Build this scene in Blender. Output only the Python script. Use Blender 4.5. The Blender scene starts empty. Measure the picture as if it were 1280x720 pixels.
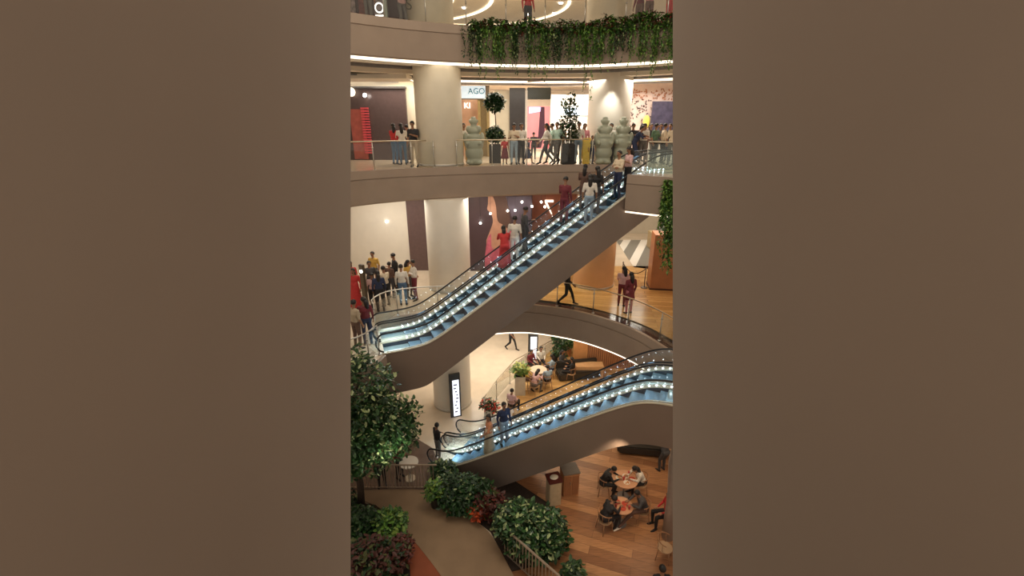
import bpy, bmesh, math, random
import numpy as np
from mathutils import Vector, Matrix
random.seed(11)
R = math.radians
SC = bpy.context.scene
COL = SC.collection
# ------------------------------------------------------------------ camera model (1280x720)
F = 560.0; PITCH = R(19.9); CP, SP = math.cos(PITCH), math.sin(PITCH); EZ = 1.6
def ray(x, y):
    a = (x-640)/F; b = (y-360)/F
    return (a, CP-b*SP, -SP-b*CP)
def onz(x, y, z):
    d = ray(x, y); t = (z-EZ)/d[2]
    return (d[0]*t, d[1]*t)
def onY(x, y, Y):
    d = ray(x, y); t = Y/d[1]
    return (d[0]*t, EZ+d[2]*t)
def atx(x, Y, z):
    zc = Y*CP-(z-EZ)*SP
    return (x-640)/F*zc
def projx(X, Y, Z):
    zc = Y*CP-(Z-EZ)*SP
    return 640+F*X/zc
# levels
Z3, Z2, Z1, Z0 = 5.1, 0.0, -5.3, -10.6
TH = 1.25
# ------------------------------------------------------------------ materials
MATS = {}
def mat(name, col, rough=0.6, metal=0.0, var=0.08, scale=6.0, emit=None, es=0.0, bump=0.0, spec=0.5):
    if name in MATS: return MATS[name]
    m = bpy.data.materials.new(name); m.use_nodes = True
    nt = m.node_tree; b = nt.nodes['Principled BSDF']
    tc = nt.nodes.new('ShaderNodeTexCoord')
    nz = nt.nodes.new('ShaderNodeTexNoise'); nz.inputs['Scale'].default_value = scale; nz.inputs['Detail'].default_value = 3
    nt.links.new(tc.outputs['Object'], nz.inputs['Vector'])
    rp = nt.nodes.new('ShaderNodeValToRGB')
    rp.color_ramp.elements[0].position = .3; rp.color_ramp.elements[1].position = .7
    rp.color_ramp.elements[0].color = tuple(c*(1-var) for c in col)+(1,)
    rp.color_ramp.elements[1].color = tuple(min(1, c*(1+var)) for c in col)+(1,)
    nt.links.new(nz.outputs['Fac'], rp.inputs['Fac']); nt.links.new(rp.outputs['Color'], b.inputs['Base Color'])
    b.inputs['Roughness'].default_value = rough; b.inputs['Metallic'].default_value = metal
    b.inputs['Specular IOR Level'].default_value = spec
    if emit:
        b.inputs['Emission Color'].default_value = tuple(emit)+(1,); b.inputs['Emission Strength'].default_value = es
    if bump:
        bp = nt.nodes.new('ShaderNodeBump'); bp.inputs['Strength'].default_value = bump; bp.inputs['Distance'].default_value = .02
        nt.links.new(nz.outputs['Fac'], bp.inputs['Height']); nt.links.new(bp.outputs['Normal'], b.inputs['Normal'])
    MATS[name] = m
    return m
def glass_mat(name, tint=(.9, .97, .94), refl=.08, rough=.03):
    m = bpy.data.materials.new(name); m.use_nodes = True; nt = m.node_tree; nt.nodes.clear()
    o = nt.nodes.new('ShaderNodeOutputMaterial'); mx = nt.nodes.new('ShaderNodeMixShader')
    t = nt.nodes.new('ShaderNodeBsdfTransparent'); g = nt.nodes.new('ShaderNodeBsdfGlossy')
    lw = nt.nodes.new('ShaderNodeLayerWeight'); lw.inputs['Blend'].default_value = .25
    mp = nt.nodes.new('ShaderNodeMath'); mp.operation = 'MULTIPLY_ADD'; mp.inputs[1].default_value = .45; mp.inputs[2].default_value = refl
    t.inputs['Color'].default_value = tint+(1,); g.inputs['Roughness'].default_value = rough
    nt.links.new(lw.outputs['Fresnel'], mp.inputs[0]); nt.links.new(mp.outputs[0], mx.inputs['Fac'])
    nt.links.new(t.outputs[0], mx.inputs[1]); nt.links.new(g.outputs[0], mx.inputs[2]); nt.links.new(mx.outputs[0], o.inputs['Surface'])
    MATS[name] = m
    return m
def plank_mat(name, c1, c2, ang, pw, pl, rough=.35, mortar=(.1, .05, .03)):
    m = bpy.data.materials.new(name); m.use_nodes = True; nt = m.node_tree; b = nt.nodes['Principled BSDF']
    tc = nt.nodes.new('ShaderNodeTexCoord'); mp = nt.nodes.new('ShaderNodeMapping'); mp.inputs['Rotation'].default_value = (0, 0, ang)
    br = nt.nodes.new('ShaderNodeTexBrick'); br.inputs['Scale'].default_value = 1
    br.inputs['Brick Width'].default_value = pl; br.inputs['Row Height'].default_value = pw
    br.inputs['Mortar Size'].default_value = .004; br.inputs['Mortar'].default_value = mortar+(1,)
    br.inputs['Color1'].default_value = c1+(1,); br.inputs['Color2'].default_value = c2+(1,); br.offset = .37
    nz = nt.nodes.new('ShaderNodeTexNoise'); nz.inputs['Scale'].default_value = 3
    mpn = nt.nodes.new('ShaderNodeMapping'); mpn.inputs['Scale'].default_value = (1, 9, 1); mpn.inputs['Rotation'].default_value = (0, 0, ang)
    mix = nt.nodes.new('ShaderNodeMix'); mix.data_type = 'RGBA'; mix.blend_type = 'OVERLAY'; mix.inputs['Factor'].default_value = .45
    L = nt.links.new
    L(tc.outputs['Object'], mp.inputs['Vector']); L(mp.outputs[0], br.inputs['Vector'])
    L(tc.outputs['Object'], mpn.inputs['Vector']); L(mpn.outputs[0], nz.inputs['Vector'])
    L(br.outputs['Color'], mix.inputs['A']); L(nz.outputs['Fac'], mix.inputs['B']); L(mix.outputs['Result'], b.inputs['Base Color'])
    b.inputs['Roughness'].default_value = rough
    MATS[name] = m
    return m
def stripe_mat(name, c1, c2, axis, freq, rough=.3, ang=0):
    m = bpy.data.materials.new(name); m.use_nodes = True; nt = m.node_tree; b = nt.nodes['Principled BSDF']
    tc = nt.nodes.new('ShaderNodeTexCoord'); mp = nt.nodes.new('ShaderNodeMapping'); mp.inputs['Rotation'].default_value = (0, 0, ang)
    w = nt.nodes.new('ShaderNodeTexWave'); w.bands_direction = axis; w.inputs['Scale'].default_value = freq
    rp = nt.nodes.new('ShaderNodeValToRGB'); rp.color_ramp.interpolation = 'CONSTANT'
    rp.color_ramp.elements[0].color = c1+(1,); rp.color_ramp.elements[1].color = c2+(1,); rp.color_ramp.elements[1].position = .6
    L = nt.links.new
    L(tc.outputs['Object'], mp.inputs['Vector']); L(mp.outputs[0], w.inputs['Vector']); L(w.outputs['Fac'], rp.inputs['Fac']); L(rp.outputs['Color'], b.inputs['Base Color'])
    b.inputs['Roughness'].default_value = rough
    MATS[name] = m
    return m

FASC = mat('bronze_cladding', (.36, .275, .21), .42, .2, .06, 1.2)
ESCB = mat('escalator_cladding', (.25, .19, .155), .38, .3, .05, 1.0)
DECK = mat('aluminium_deck', (.74, .68, .52), .4, .1, .05)
BLACK = mat('black_rubber', (.012, .012, .014), .35)
DARK = mat('dark_edge', (.035, .028, .025), .3)
STEEL = mat('brushed_steel', (.55, .53, .48), .3, .85, .05)
BRASS = mat('warm_steel', (.60, .50, .36), .3, .8, .05)
CREAM = mat('cream_plaster', (.66, .59, .46), .6, 0, .04, 2)
WHITE = mat('white_paint', (.78, .72, .62), .5, 0, .03, 2)
CEIL = mat('ceiling_paint', (.74, .66, .54), .7, 0, .03, 2)
MARBLE = mat('cream_marble', (.74, .62, .47), .16, 0, .07, 1.5)
COVE = mat('cove_light', (1, .9, .75), .5, 0, 0, 1, (1, .88, .70), 1.3)
COVE2 = mat('cove_light_soft', (1, .9, .75), .5, 0, 0, 1, (1, .84, .62), 1.3)
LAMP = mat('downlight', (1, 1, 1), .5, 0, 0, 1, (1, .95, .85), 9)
LED = mat('led_white', (1, 1, 1), .5, 0, 0, 1, (.82, .93, 1), 7)
LED_REFL = mat('led_reflection', (1, 1, 1), .5, 0, 0, 1, (.88, .95, 1), 2.2)
GLASS = glass_mat('rail_glass', (.97, .98, .965), .04)
ESCG = glass_mat('escalator_glass', (.965, .98, .985), .04)
GREENG = glass_mat('green_glass', (.84, .93, .90), .08)
TREAD = mat('step_tread', (.17, .30, .40), .4, .3, .1, 20)  # blue LED light is put into the tread and riser colours
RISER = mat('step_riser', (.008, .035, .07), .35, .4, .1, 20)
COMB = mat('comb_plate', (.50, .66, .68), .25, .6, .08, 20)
WOOD0 = plank_mat('oak_deck', (.52, .265, .12), (.22, .09, .04), R(20), .30, 3.4, .38)
WOOD1 = plank_mat('golden_floor', (.75, .47, .19), (.50, .28, .10), R(8), .26, 3.2, .2)
WOODP = mat('oak_veneer', (.42, .20, .09), .4, 0, .2, 5)
SLAT = stripe_mat('slat_wood', (.10, .045, .02), (.50, .25, .12), 'X', 2.4)
STRIPE = stripe_mat('striped_floor', (.24, .23, .20), (.95, .90, .80), 'X', .30, .3, R(22))
SOIL = mat('soil', (.03, .018, .012), .95, 0, .3, 20, bump=.5)
PATH = mat('path_concrete', (.31, .205, .12), .5, 0, .10, 1.6)
REDP = mat('terracotta_path', (.30, .075, .028), .6, 0, .10, 3)
DKFL = mat('dark_paving', (.16, .10, .075), .35, 0, .15, 3)
DSHOP = mat('dark_shopfront', (.085, .055, .052), .25, .1, .1)
REDL = mat('red_display', (.35, .05, .04), .4, 0, .25, 4, (.8, .1, .07), .30)
BWHITE = mat('shop_white', (.9, .86, .8), .5, 0, .04, 2)
PEACH = mat('peach_panel', (.80, .50, .34), .5, 0, .1, 2)
GOLD = mat('gold_frame', (.55, .42, .20), .35, .5, .1)
GREY = mat('grey_metal', (.22, .20, .19), .4, .3, .1)
PLAST = mat('taupe_plaster', (.385, .315, .262), .8, 0, .05, .45)
ORANGEW = mat('orange_timber', (.50, .22, .10), .4, 0, .1, 2)
STATUE = mat('pale_resin', (.36, .38, .29), .35, 0, .05, 3)
POTB = mat('black_pot', (.02, .018, .016), .4)
POTW = mat('white_planter', (.70, .64, .52), .45, 0, .05)
SKIN = [mat('skin_a', (.32, .16, .09), .5, 0, .05), mat('skin_b', (.45, .25, .16), .5, 0, .05)]
HAIR = mat('black_hair', (.012, .009, .008), .45, 0, .3, 40)
LEAF = [mat('leaf_dark', (.035, .10, .018), .45, 0, .3, 9), mat('leaf_mid', (.11, .24, .035), .4, 0, .3, 9), mat('leaf_light', (.20, .30, .06), .35, 0, .25, 9)]
LEAFB = [mat('leaf_deep', (.012, .04, .010), .45, 0, .3, 9), mat('leaf_deep_mid', (.03, .085, .02), .4, 0, .3, 9), mat('leaf_pale', (.30, .36, .16), .3, 0, .25, 9)]
LEAFR = [mat('leaf_maroon', (.07, .018, .012), .5, 0, .3, 9), mat('leaf_red', (.14, .03, .02), .5, 0, .3, 9), mat('leaf_olive', (.07, .08, .02), .5, 0, .3, 9)]
BARK = mat('bark', (.05, .03, .018), .8, 0, .3, 12)
def paint(c, rough=.7):
    return mat('paint_%03d_%03d_%03d' % tuple(int(v*255) for v in c), c, rough, 0, .10, 12)

# ------------------------------------------------------------------ object helpers
def link(name, me, parent=None, loc=None, rz=0):
    o = bpy.data.objects.new(name, me); COL.objects.link(o)
    if parent: o.parent = parent
    if loc: o.location = loc
    if rz: o.rotation_euler = (0, 0, rz)
    return o
def finish(bm, name, mats, parent=None, smooth=False, loc=None, rz=0):
    me = bpy.data.meshes.new(name); bm.normal_update(); bm.to_mesh(me); bm.free()
    if not isinstance(mats, (list, tuple)): mats = [mats]
    for m in mats: me.materials.append(m)
    if smooth: me.polygons.foreach_set('use_smooth', [True]*len(me.polygons))
    return link(name, me, parent, loc, rz)
def struct(o): o['kind'] = 'structure'; return o
def tag(o, label, cat, group=None, kind=None):
    o['label'] = label; o['category'] = cat
    if group: o['group'] = group
    if kind: o['kind'] = kind
    return o
def empty(name, loc, rz, label, cat, group=None):
    o = link(name, None, None, loc, rz); o.empty_display_size = .2
    return tag(o, label, cat, group)
def box(bm, c, s, rz=0, mi=0, bev=0):
    m = Matrix.Translation(c) @ Matrix.Rotation(rz, 4, 'Z') @ Matrix.Diagonal((s[0], s[1], s[2], 1))
    g = bmesh.ops.create_cube(bm, size=1, matrix=m)
    fs = list({f for v in g['verts'] for f in v.link_faces})
    for f in fs: f.material_index = mi
    if bev:
        es = list({e for f in fs for e in f.edges})
        r = bmesh.ops.bevel(bm, geom=es, offset=bev, segments=2, affect='EDGES')
        for f in r['faces']: f.material_index = mi
def cyl(bm, c, r1, r2, h, n=24, mi=0, rot=None):
    m = Matrix.Translation(c)
    if rot is not None: m = m @ rot
    g = bmesh.ops.create_cone(bm, cap_ends=True, segments=n, radius1=r1, radius2=r2, depth=h, matrix=m)
    for f in {f for v in g['verts'] for f in v.link_faces}: f.material_index = mi
def sph(bm, c, s, n=12, mi=0, rot=None):
    m = Matrix.Translation(c)
    if rot is not None: m = m @ rot
    m = m @ Matrix.Diagonal((s[0], s[1], s[2], 1))
    g = bmesh.ops.create_uvsphere(bm, u_segments=n, v_segments=max(6, n*2//3), radius=1, matrix=m)
    for f in {f for v in g['verts'] for f in v.link_faces}: f.material_index = mi
def tube(bm, pts, r, n=8, mi=0, cap=True):
    pts = [Vector(p) for p in pts]; rings = []
    up0 = Vector((0, 0, 1))
    for i, p in enumerate(pts):
        t = (pts[min(i+1, len(pts)-1)]-pts[max(i-1, 0)]).normalized()
        up = up0 if abs(t.z) < .95 else Vector((0, 1, 0))
        a = t.cross(up).normalized(); b = a.cross(t).normalized()
        rr = r[i] if isinstance(r, (list, tuple)) else r
        rings.append([bm.verts.new(p+a*math.cos(q)*rr+b*math.sin(q)*rr) for q in [2*math.pi*k/n for k in range(n)]])
    for i in range(len(rings)-1):
        for k in range(n):
            f = bm.faces.new((rings[i][k], rings[i][(k+1) % n], rings[i+1][(k+1) % n], rings[i+1][k])); f.material_index = mi
    if cap:
        for rg in (rings[0], rings[-1]):
            f = bm.faces.new(rg); f.material_index = mi
    bmesh.ops.recalc_face_normals(bm, faces=bm.faces[:])
def sweep(bm, path, prof, mi=0, closed_prof=True):
    """path: xy points; prof: (offset to the right of travel, z) points -> closed sweep"""
    P = [Vector((p[0], p[1])) for p in path]; rings = []
    for i, p in enumerate(P):
        a = (P[i]-P[i-1]).normalized() if i else (P[1]-P[0]).normalized()
        b = (P[i+1]-P[i]).normalized() if i < len(P)-1 else a
        t = (a+b).normalized(); nn = Vector((t.y, -t.x)); k = 1/max(.5, nn.dot(Vector((a.y, -a.x))))
        rings.append([bm.verts.new((p.x+nn.x*o*k, p.y+nn.y*o*k, z)) for o, z in prof])
    n = len(prof)
    for i in range(len(rings)-1):
        for k in range(n if closed_prof else n-1):
            f = bm.faces.new((rings[i][k], rings[i+1][k], rings[i+1][(k+1) % n], rings[i][(k+1) % n])); f.material_index = mi
    if closed_prof:
        for rg in (rings[0], rings[-1][::-1]):
            try: bm.faces.new(rg).material_index = mi
            except Exception: pass
    bmesh.ops.recalc_face_normals(bm, faces=bm.faces[:])
def catmull(pts, n=6):
    out = []
    P = [Vector(p) for p in pts]
    for i in range(len(P)-1):
        p0 = P[max(i-1, 0)]; p1 = P[i]; p2 = P[i+1]; p3 = P[min(i+2, len(P)-1)]
        for k in range(n):
            t = k/n
            out.append(.5*((2*p1)+(p2-p0)*t+(2*p0-5*p1+4*p2-p3)*t*t+(3*p1-p0-3*p2+p3)*t**3))
    out.append(P[-1])
    return [tuple(v) for v in out]
def slab(name, poly, zt, zb, m):
    bm = bmesh.new()
    t = [bm.verts.new((x, y, zt)) for x, y in poly]; b = [bm.verts.new((x, y, zb)) for x, y in poly]
    n = len(poly)
    ft = bm.faces.new(t); fb = bm.faces.new(b[::-1])
    for i in range(n): bm.faces.new((t[i], b[i], b[(i+1) % n], t[(i+1) % n]))
    bmesh.ops.recalc_face_normals(bm, faces=bm.faces[:])
    bmesh.ops.triangulate(bm, faces=[ft, fb])
    return struct(finish(bm, name, m))
def patch(name, poly, z, m, th=.02):
    return slab(name, poly, z, z-th, m)
def resample(path, step):
    out = [Vector(path[0])]; acc = 0
    for i in range(len(path)-1):
        a = Vector(path[i]); b = Vector(path[i+1]); L = (b-a).length; d = step-acc
        while d <= L:
            out.append(a.lerp(b, d/L)); d += step
        acc = (acc+L) % step
    return out
def sub(path, x0, x1):
    return [p for p in path if x0 <= p[0] <= x1]
def text_mesh(parent, s, size, loc, rot, m, name='lettering', ext=.01):
    cu = bpy.data.curves.new(name, 'FONT'); cu.body = s; cu.size = size; cu.extrude = ext; cu.align_x = 'CENTER'; cu.align_y = 'CENTER'
    o = bpy.data.objects.new(name+'_tmp', cu); COL.objects.link(o)
    me = bpy.data.meshes.new_from_object(o.evaluated_get(bpy.context.evaluated_depsgraph_get()))
    bpy.data.objects.remove(o)
    me.materials.clear(); me.materials.append(m)
    q = link(name, me, parent); q.location = loc; q.rotation_euler = rot
    return q

# ------------------------------------------------------------------ slabs, fascias, rails
E3 = catmull([(-13, 11), (-8.5, 14.6), (-5.4, 17.05), (-3.7, 18.2), (-1.9, 19.0), (.3, 19.45), (2.5, 19.57), (4.3, 19.0), (5.8, 18.15), (8.5, 16), (12, 12)])
E2a = catmull([(-13, 8.5), (-8.2, 14.2), (-5.96, 16.85), (-5.0, 17.7), (-3.84, 18.42), (-1.34, 19.35), (1.38, 19.95), (3.5, 20.2), (4.7, 20.2)])
E2b = catmull([(4.06, 16.0), (4.6, 15.55), (5.28, 15.0), (6.6, 13.7), (9, 11.5)])
E1f = catmull([(-12, 10.2), (-6.2, 11.2), (-4.75, 11.6), (-4.25, 12.2), (-4.12, 12.74)])
E1v = catmull([(-4.78, 14.62), (-4.9, 15.0), (-4.6, 15.7), (-3.65, 16.1), (-2.45, 16.3), (-1.0, 16.9), (0, 17.1), (1.05, 17.02), (2.53, 16.42), (3.64, 15.58), (4.56, 14.46), (5.22, 12.96), (5.6, 11.9)])
E2 = E2a+[(4.75, 20.1), (4.9, 16.5), (4.3, 16.12)]+E2b
E1 = E1f+[(-4.1, 12.8)]+E1v+[(6.1, 11.4), (5.25, 9.3), (6.0, 8.6)]
slab('floor_upper', [(x, y+.03) for x, y in E3]+[(12, 40), (-13, 40)], Z3, Z3-TH+.02, [MARBLE])
slab('floor_middle', [(x, y+.03) for x, y in E2]+[(13, 11.5), (13, 36), (-13, 36)], Z2, Z2-TH+.02, [MARBLE])
slab('floor_lower', [(x, y+.03) for x, y in E1]+[(13, 8.6), (13, 36), (-13, 36)], Z1, Z1-TH+.02, [MARBLE])
def fascia(n, path, zt, cove, cw=.10):
    zb = zt-TH
    bm = bmesh.new()
    # profile seen in section (offset outward = to the right of travel, which runs left to right)
    sweep(bm, path, [(-.02, zt+.02), (.10, zt+.02), (.12, zt-.28), (.09, zt-.29), (.09, zt-.315), (.12, zt-.325), (.09, zb+.05), (.05, zb), (-.02, zb)])
    o = finish(bm, 'trim_%d' % n, FASC, smooth=False); struct(o)
    if cove:
        bm = bmesh.new()
        sweep(bm, path, [(.03, zb-.001), (.03, zb-.06), (.03-cw, zb-.06), (.03-cw, zb-.001)])
        struct(finish(bm, 'trim_%d' % (n+20), cove))
fascia(1, E3, Z3, COVE, .30)
fascia(2, E2a, Z2, None)
fascia(3, E2b, Z2, COVE2, .08)
fascia(4, E1v, Z1, COVE, .24)
fascia(5, E1f, Z1, None)
# dark polished edge of the lower floor
bm = bmesh.new(); sweep(bm, [p for p in E1v if p[0] > -.2], [(-.02, Z1+.005), (-.02, Z1+.012), (-.55, Z1+.012), (-.55, Z1+.005)])
struct(finish(bm, 'trim_6', mat('dark_granite', (.06, .04, .035), .12, 0, .15)))

def balustrade(path, z, label, inset=.12, step=1.5, h=1.05, gm=GLASS, group='glass balustrades around the atrium', rail=BRASS, rr=.025):
    P = resample(path, step)
    if (P[-1]-Vector(path[-1])).length > .3: P.append(Vector(path[-1]))
    def off(p, t): return Vector((p.x-t.y*inset, p.y+t.x*inset))
    root = empty('glass_balustrade', (P[0].x, P[0].y, z), 0, label, 'balustrade', group)
    Q = []
    for i, p in enumerate(P):
        t = (P[min(i+1, len(P)-1)]-P[max(i-1, 0)]).normalized(); Q.append(off(p, t)-P[0])
    fine = [Vector(p) for p in resample(path, .3)]; FQ = []
    for i, p in enumerate(fine):
        t = (fine[min(i+1, len(fine)-1)]-fine[max(i-1, 0)]).normalized(); FQ.append(off(p, t)-P[0])
    for i in range(len(Q)-1):
        a, b = Q[i], Q[i+1]; d = (b-a); L = d.length; c = (a+b)/2
        bm = bmesh.new(); box(bm, (c.x, c.y, .09+(h-.16)/2), (L-.05, .014, h-.16), math.atan2(d.y, d.x))
        finish(bm, 'glass_panel', gm, root)
    for q in Q:
        bm = bmesh.new(); cyl(bm, (q.x, q.y, h/2), .020, .017, h, 10); cyl(bm, (q.x, q.y, .015), .06, .06, .03, 12)
        po = finish(bm, 'post', STEEL, root, True)
        bm = bmesh.new(); cyl(bm, (q.x, q.y, h*.78), .035, .035, .05, 10); finish(bm, 'clamp', STEEL, po, True)
    bm = bmesh.new(); tube(bm, [(q.x, q.y, h) for q in FQ], rr, 8); finish(bm, 'handrail', rail, root, True)
    return root
balustrade([p for p in E3 if p[0] < 6.6 and p[0] > -6.8], Z3, 'glass balustrade with thin brass rail along the topmost balcony, behind the trailing planter', h=1.0)
balustrade([p for p in E2a if -7.5 < p[0] < -3.05], Z2, 'glass balustrade of the middle gallery left of the big round column')
balustrade([p for p in E2a if -2.3 < p[0] < 3.7], Z2, 'glass balustrade of the middle gallery between the two round columns')
balustrade([p for p in E2b if 4.4 < p[0] < 7.5], Z2, 'greenish glass balustrade at the upper escalator landing on the right', gm=GREENG, step=1.0, h=1.1)
balustrade([p for p in E1v if p[0] < -2.0], Z1, 'curved glass balustrade beside the foot of the upper escalator', rail=STEEL)
balustrade([p for p in E1v if p[0] > .3], Z1, 'balustrade with slim posts along the golden floor on the right')
balustrade([p for p in E1f if p[0] > -7], Z1, 'short curved glass balustrade below the people at far left', rail=STEEL)

# ------------------------------------------------------------------ columns
def column(n, x, y, z0, z1, r, m):
    bm = bmesh.new(); cyl(bm, (0, 0, (z1-z0)/2), r, r, z1-z0, 64); cyl(bm, (0, 0, .06), r+.02, r+.02, .12, 64, 1)
    bmesh.ops.bevel(bm, geom=[e for e in bm.edges if e.calc_face_angle(0) > 1], offset=.01, segments=1, affect='EDGES')
    o = finish(bm, 'column', [m, STEEL], None, True, (x, y, z0))
    for p in o.data.polygons: p.use_smooth = abs(p.normal.z) < .5
    return struct(o)
column(1, -3.02, 19.85, Z2, Z3-TH, .95, CREAM)
column(2, -2.80, 19.2, Z1, Z2-TH, .93, WHITE)
column(3, -2.78, 18.0, Z0, Z1-TH, .86, WHITE)
column(4, atx(760, 22.3, 1.5), 22.3, Z2, Z3-TH, .98, WHITE)
column(5, 3.75, 19.6, Z1, Z2-TH, .92, mat('orange_lit_plaster', (.72, .47, .28), .5, 0, .04, 2))  # orange light falling on this column is put into its plaster colour
column(6, -3.35, 21.0, Z3, 9.0, .95, CREAM)
column(7, 4.2, 22.3, Z3, 9.0, .95, CREAM)

# ------------------------------------------------------------------ upper level backdrop (topmost balcony)
slab('ceiling_top', [(-14, 16), (14, 16), (14, 60), (-14, 60)], 9.25, 9.0, [CEIL])
def wall(name, x0, x1, y, z0, z1, m, th=.25):
    bm = bmesh.new(); box(bm, ((x0+x1)/2, y+th/2, (z0+z1)/2), (x1-x0, th, z1-z0)); return struct(finish(bm, name, m))
wall('wall_back', -14, 14, 60, 3.85, 9.3, CREAM)
def ring(cx, cy, r, z, w, h=.05, m=COVE, n=48, a0=0, a1=2*math.pi):
    bm = bmesh.new(); vs = []
    for k in range(n+1):
        a = a0+(a1-a0)*k/n; c, s = math.cos(a), math.sin(a)
        vs.append([bm.verts.new((cx+c*q, cy+s*q, zz)) for q, zz in ((r-w, z), (r+w, z), (r+w, z-h), (r-w, z-h))])
    for k in range(n):
        for j in range(4): bm.faces.new((vs[k][j], vs[k][(j+1) % 4], vs[k+1][(j+1) % 4], vs[k+1][j]))
    bmesh.ops.recalc_face_normals(bm, faces=bm.faces[:])
    return finish(bm, 'ring_light', m)
tag(ring(-8.5, 31.5, 7.3, 8.96, .11), 'curved ring of cove light in the top ceiling beside the column', 'ceiling light')
tag(ring(-2.85, 33.2, 6.5, 8.96, .10), 'curved ring of cove light in the top ceiling above the trailing planter', 'ceiling light')
tag(ring(-8.5, 31.5, 4.9, 8.96, .06, .03, COVE2), 'thin inner ring of light in the top ceiling behind the glass', 'ceiling light')
for i, (px, py) in enumerate([(701, 4), (693, 17), (580, 10), (769, 4), (660, 18)]):
    x, y = onz(px, py, 8.97)
    bm = bmesh.new(); cyl(bm, (0, 0, -.02), .13, .13, .04, 20); o = finish(bm, 'downlight', LAMP, None, True, (x, y, 8.99))
    tag(o, 'round recessed downlight in the top balcony ceiling', 'ceiling light', 'downlights of the top balcony ceiling')
# dark shop on the left of the top balcony
r = empty('shopfront', (-7, 20.5, Z3), 0, 'dark glazed shopfront with vertical white letters on the top balcony, far left', 'shopfront')
bm = bmesh.new(); box(bm, (0, .2, 1.95), (5.6, .3, 3.85)); finish(bm, 'facade', DSHOP, r)
bm = bmesh.new()
for k in range(6): box(bm, (-1.3+k*.62+random.uniform(-.1, .1), .02, 1.6+random.uniform(-.3, .3)), (.35, .06, 2.3+random.uniform(-.6, .4)), 0, k % 2)
finish(bm, 'window_display', [mat('maroon_cloth', (.16, .06, .05), .5, 0, .5, 8), mat('grey_cloth', (.25, .20, .19), .5, 0, .5, 8)], r)
bm = bmesh.new(); box(bm, (2.05, -.3, 1.9), (.14, .14, 3.8)); finish(bm, 'mullion', mat('pale_green_frame', (.42, .48, .42), .4), r)
tm = mat('sign_white', (1, 1, 1), .5, 0, 0, 1, (1, .97, .9), 1.2)
X, Z = onY(473.5, 12, 20.2)
text_mesh(r, 'OL', .50, (X+7, -.3, Z-Z3-.06), (R(90), R(90), 0), tm)
X, Z = onY(511, 6, 19.9)
q = text_mesh(r, 'S', .55, (X+7, -.6, Z-Z3), (R(90), R(0), 0), mat('sign_olive', (.06, .05, .02), .5), 'letter')
# ------------------------------------------------------------------ gallery ceiling bands of the middle level
for i, (off, w, dz, m) in enumerate([(.55, .10, .10, CEIL), (1.5, .06, .14, GREY), (2.3, .5, .22, CEIL), (3.4, .08, .28, GREY), (4.3, .10, .30, COVE2), (5.4, .07, .32, GREY)]):
    bm = bmesh.new(); zb = Z3-TH
    sweep(bm, [p for p in E3 if -9 < p[0] < 9], [(-off, zb), (-off-w, zb), (-off-w, zb-dz), (-off, zb-dz)])
    struct(finish(bm, 'trim_%d' % (40+i), m))
bm = bmesh.new(); sweep(bm, [p for p in E3 if -9 < p[0] < 9], [(-.25, Z3-TH-.002), (-.25, Z3-TH-.03), (-1.35, Z3-TH-.03), (-1.35, Z3-TH-.002)])
struct(finish(bm, 'trim_50', CEIL))
# middle level, left: dark hoarding with red lit display
wall('wall_left_back', -13, -3.0, 23.4, Z2, Z3-TH, CREAM)
r = empty('shopfront', (-7.2, 23.2, Z2), 0, 'dark brown shopfront with glowing red column display behind the middle gallery, left', 'shopfront')
xr = atx(509, 23.1, 1.5)
bm = bmesh.new(); box(bm, ((xr+7.2)-3.0, .1, 1.63), (6.0, .2, 3.26)); finish(bm, 'facade', DSHOP, r)
bm = bmesh.new(); box(bm, ((xr+7.2)-3.0, 0, 3.3), (6.1, .3, .10)); finish(bm, 'top_band', DARK, r)
for px, w, m in ((448, .62, mat('red_display_dim', (.30, .07, .05), .4, 0, .2, 4, (.7, .12, .08), .05)),):
    X = atx(px, 23.0, 1.2); bm = bmesh.new(); box(bm, (X+7.2, -.05, 1.2), (w*1.1, .08, 2.3)); finish(bm, 'red_panel', m, r)
X = atx(458, 23.0, 1.2)
bm = bmesh.new()
for k in range(18): box(bm, (X+7.2, -.08, .35+k*.12), (.36, .12, .07))
finish(bm, 'red_stack', mat('red_lit_bars', (.36, .05, .05), .4, 0, .2, 4, (1, .08, .10), .16), r)
X, Z = onY(455.5, 119, 22.8); bm = bmesh.new(); sph(bm, (X+7.2, -.35, Z), (.09, .05, .09)); finish(bm, 'spot_lamp', LAMP, r, True)
X, Z = onY(440, 115, 22.9); bm = bmesh.new(); cyl(bm, (X+7.15, -.3, Z), .20, .20, .03, 24, 0, Matrix.Rotation(R(90), 4, 'X')); finish(bm, 'round_sign', COVE2, r)
# ceiling bulkhead with brown louvre at left
bm = bmesh.new(); box(bm, (-6.6, 21.3, 3.55), (4.4, 1.6, .18)); struct(finish(bm, 'trim_51', CEIL))
bm = bmesh.new(); X = atx(465, 20.6, 3.6); box(bm, (X-.3, 20.5, 3.68), (2.0, .5, .10)); struct(finish(bm, 'trim_52', mat('olive_louvre', (.08, .07, .035), .6)))
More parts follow.
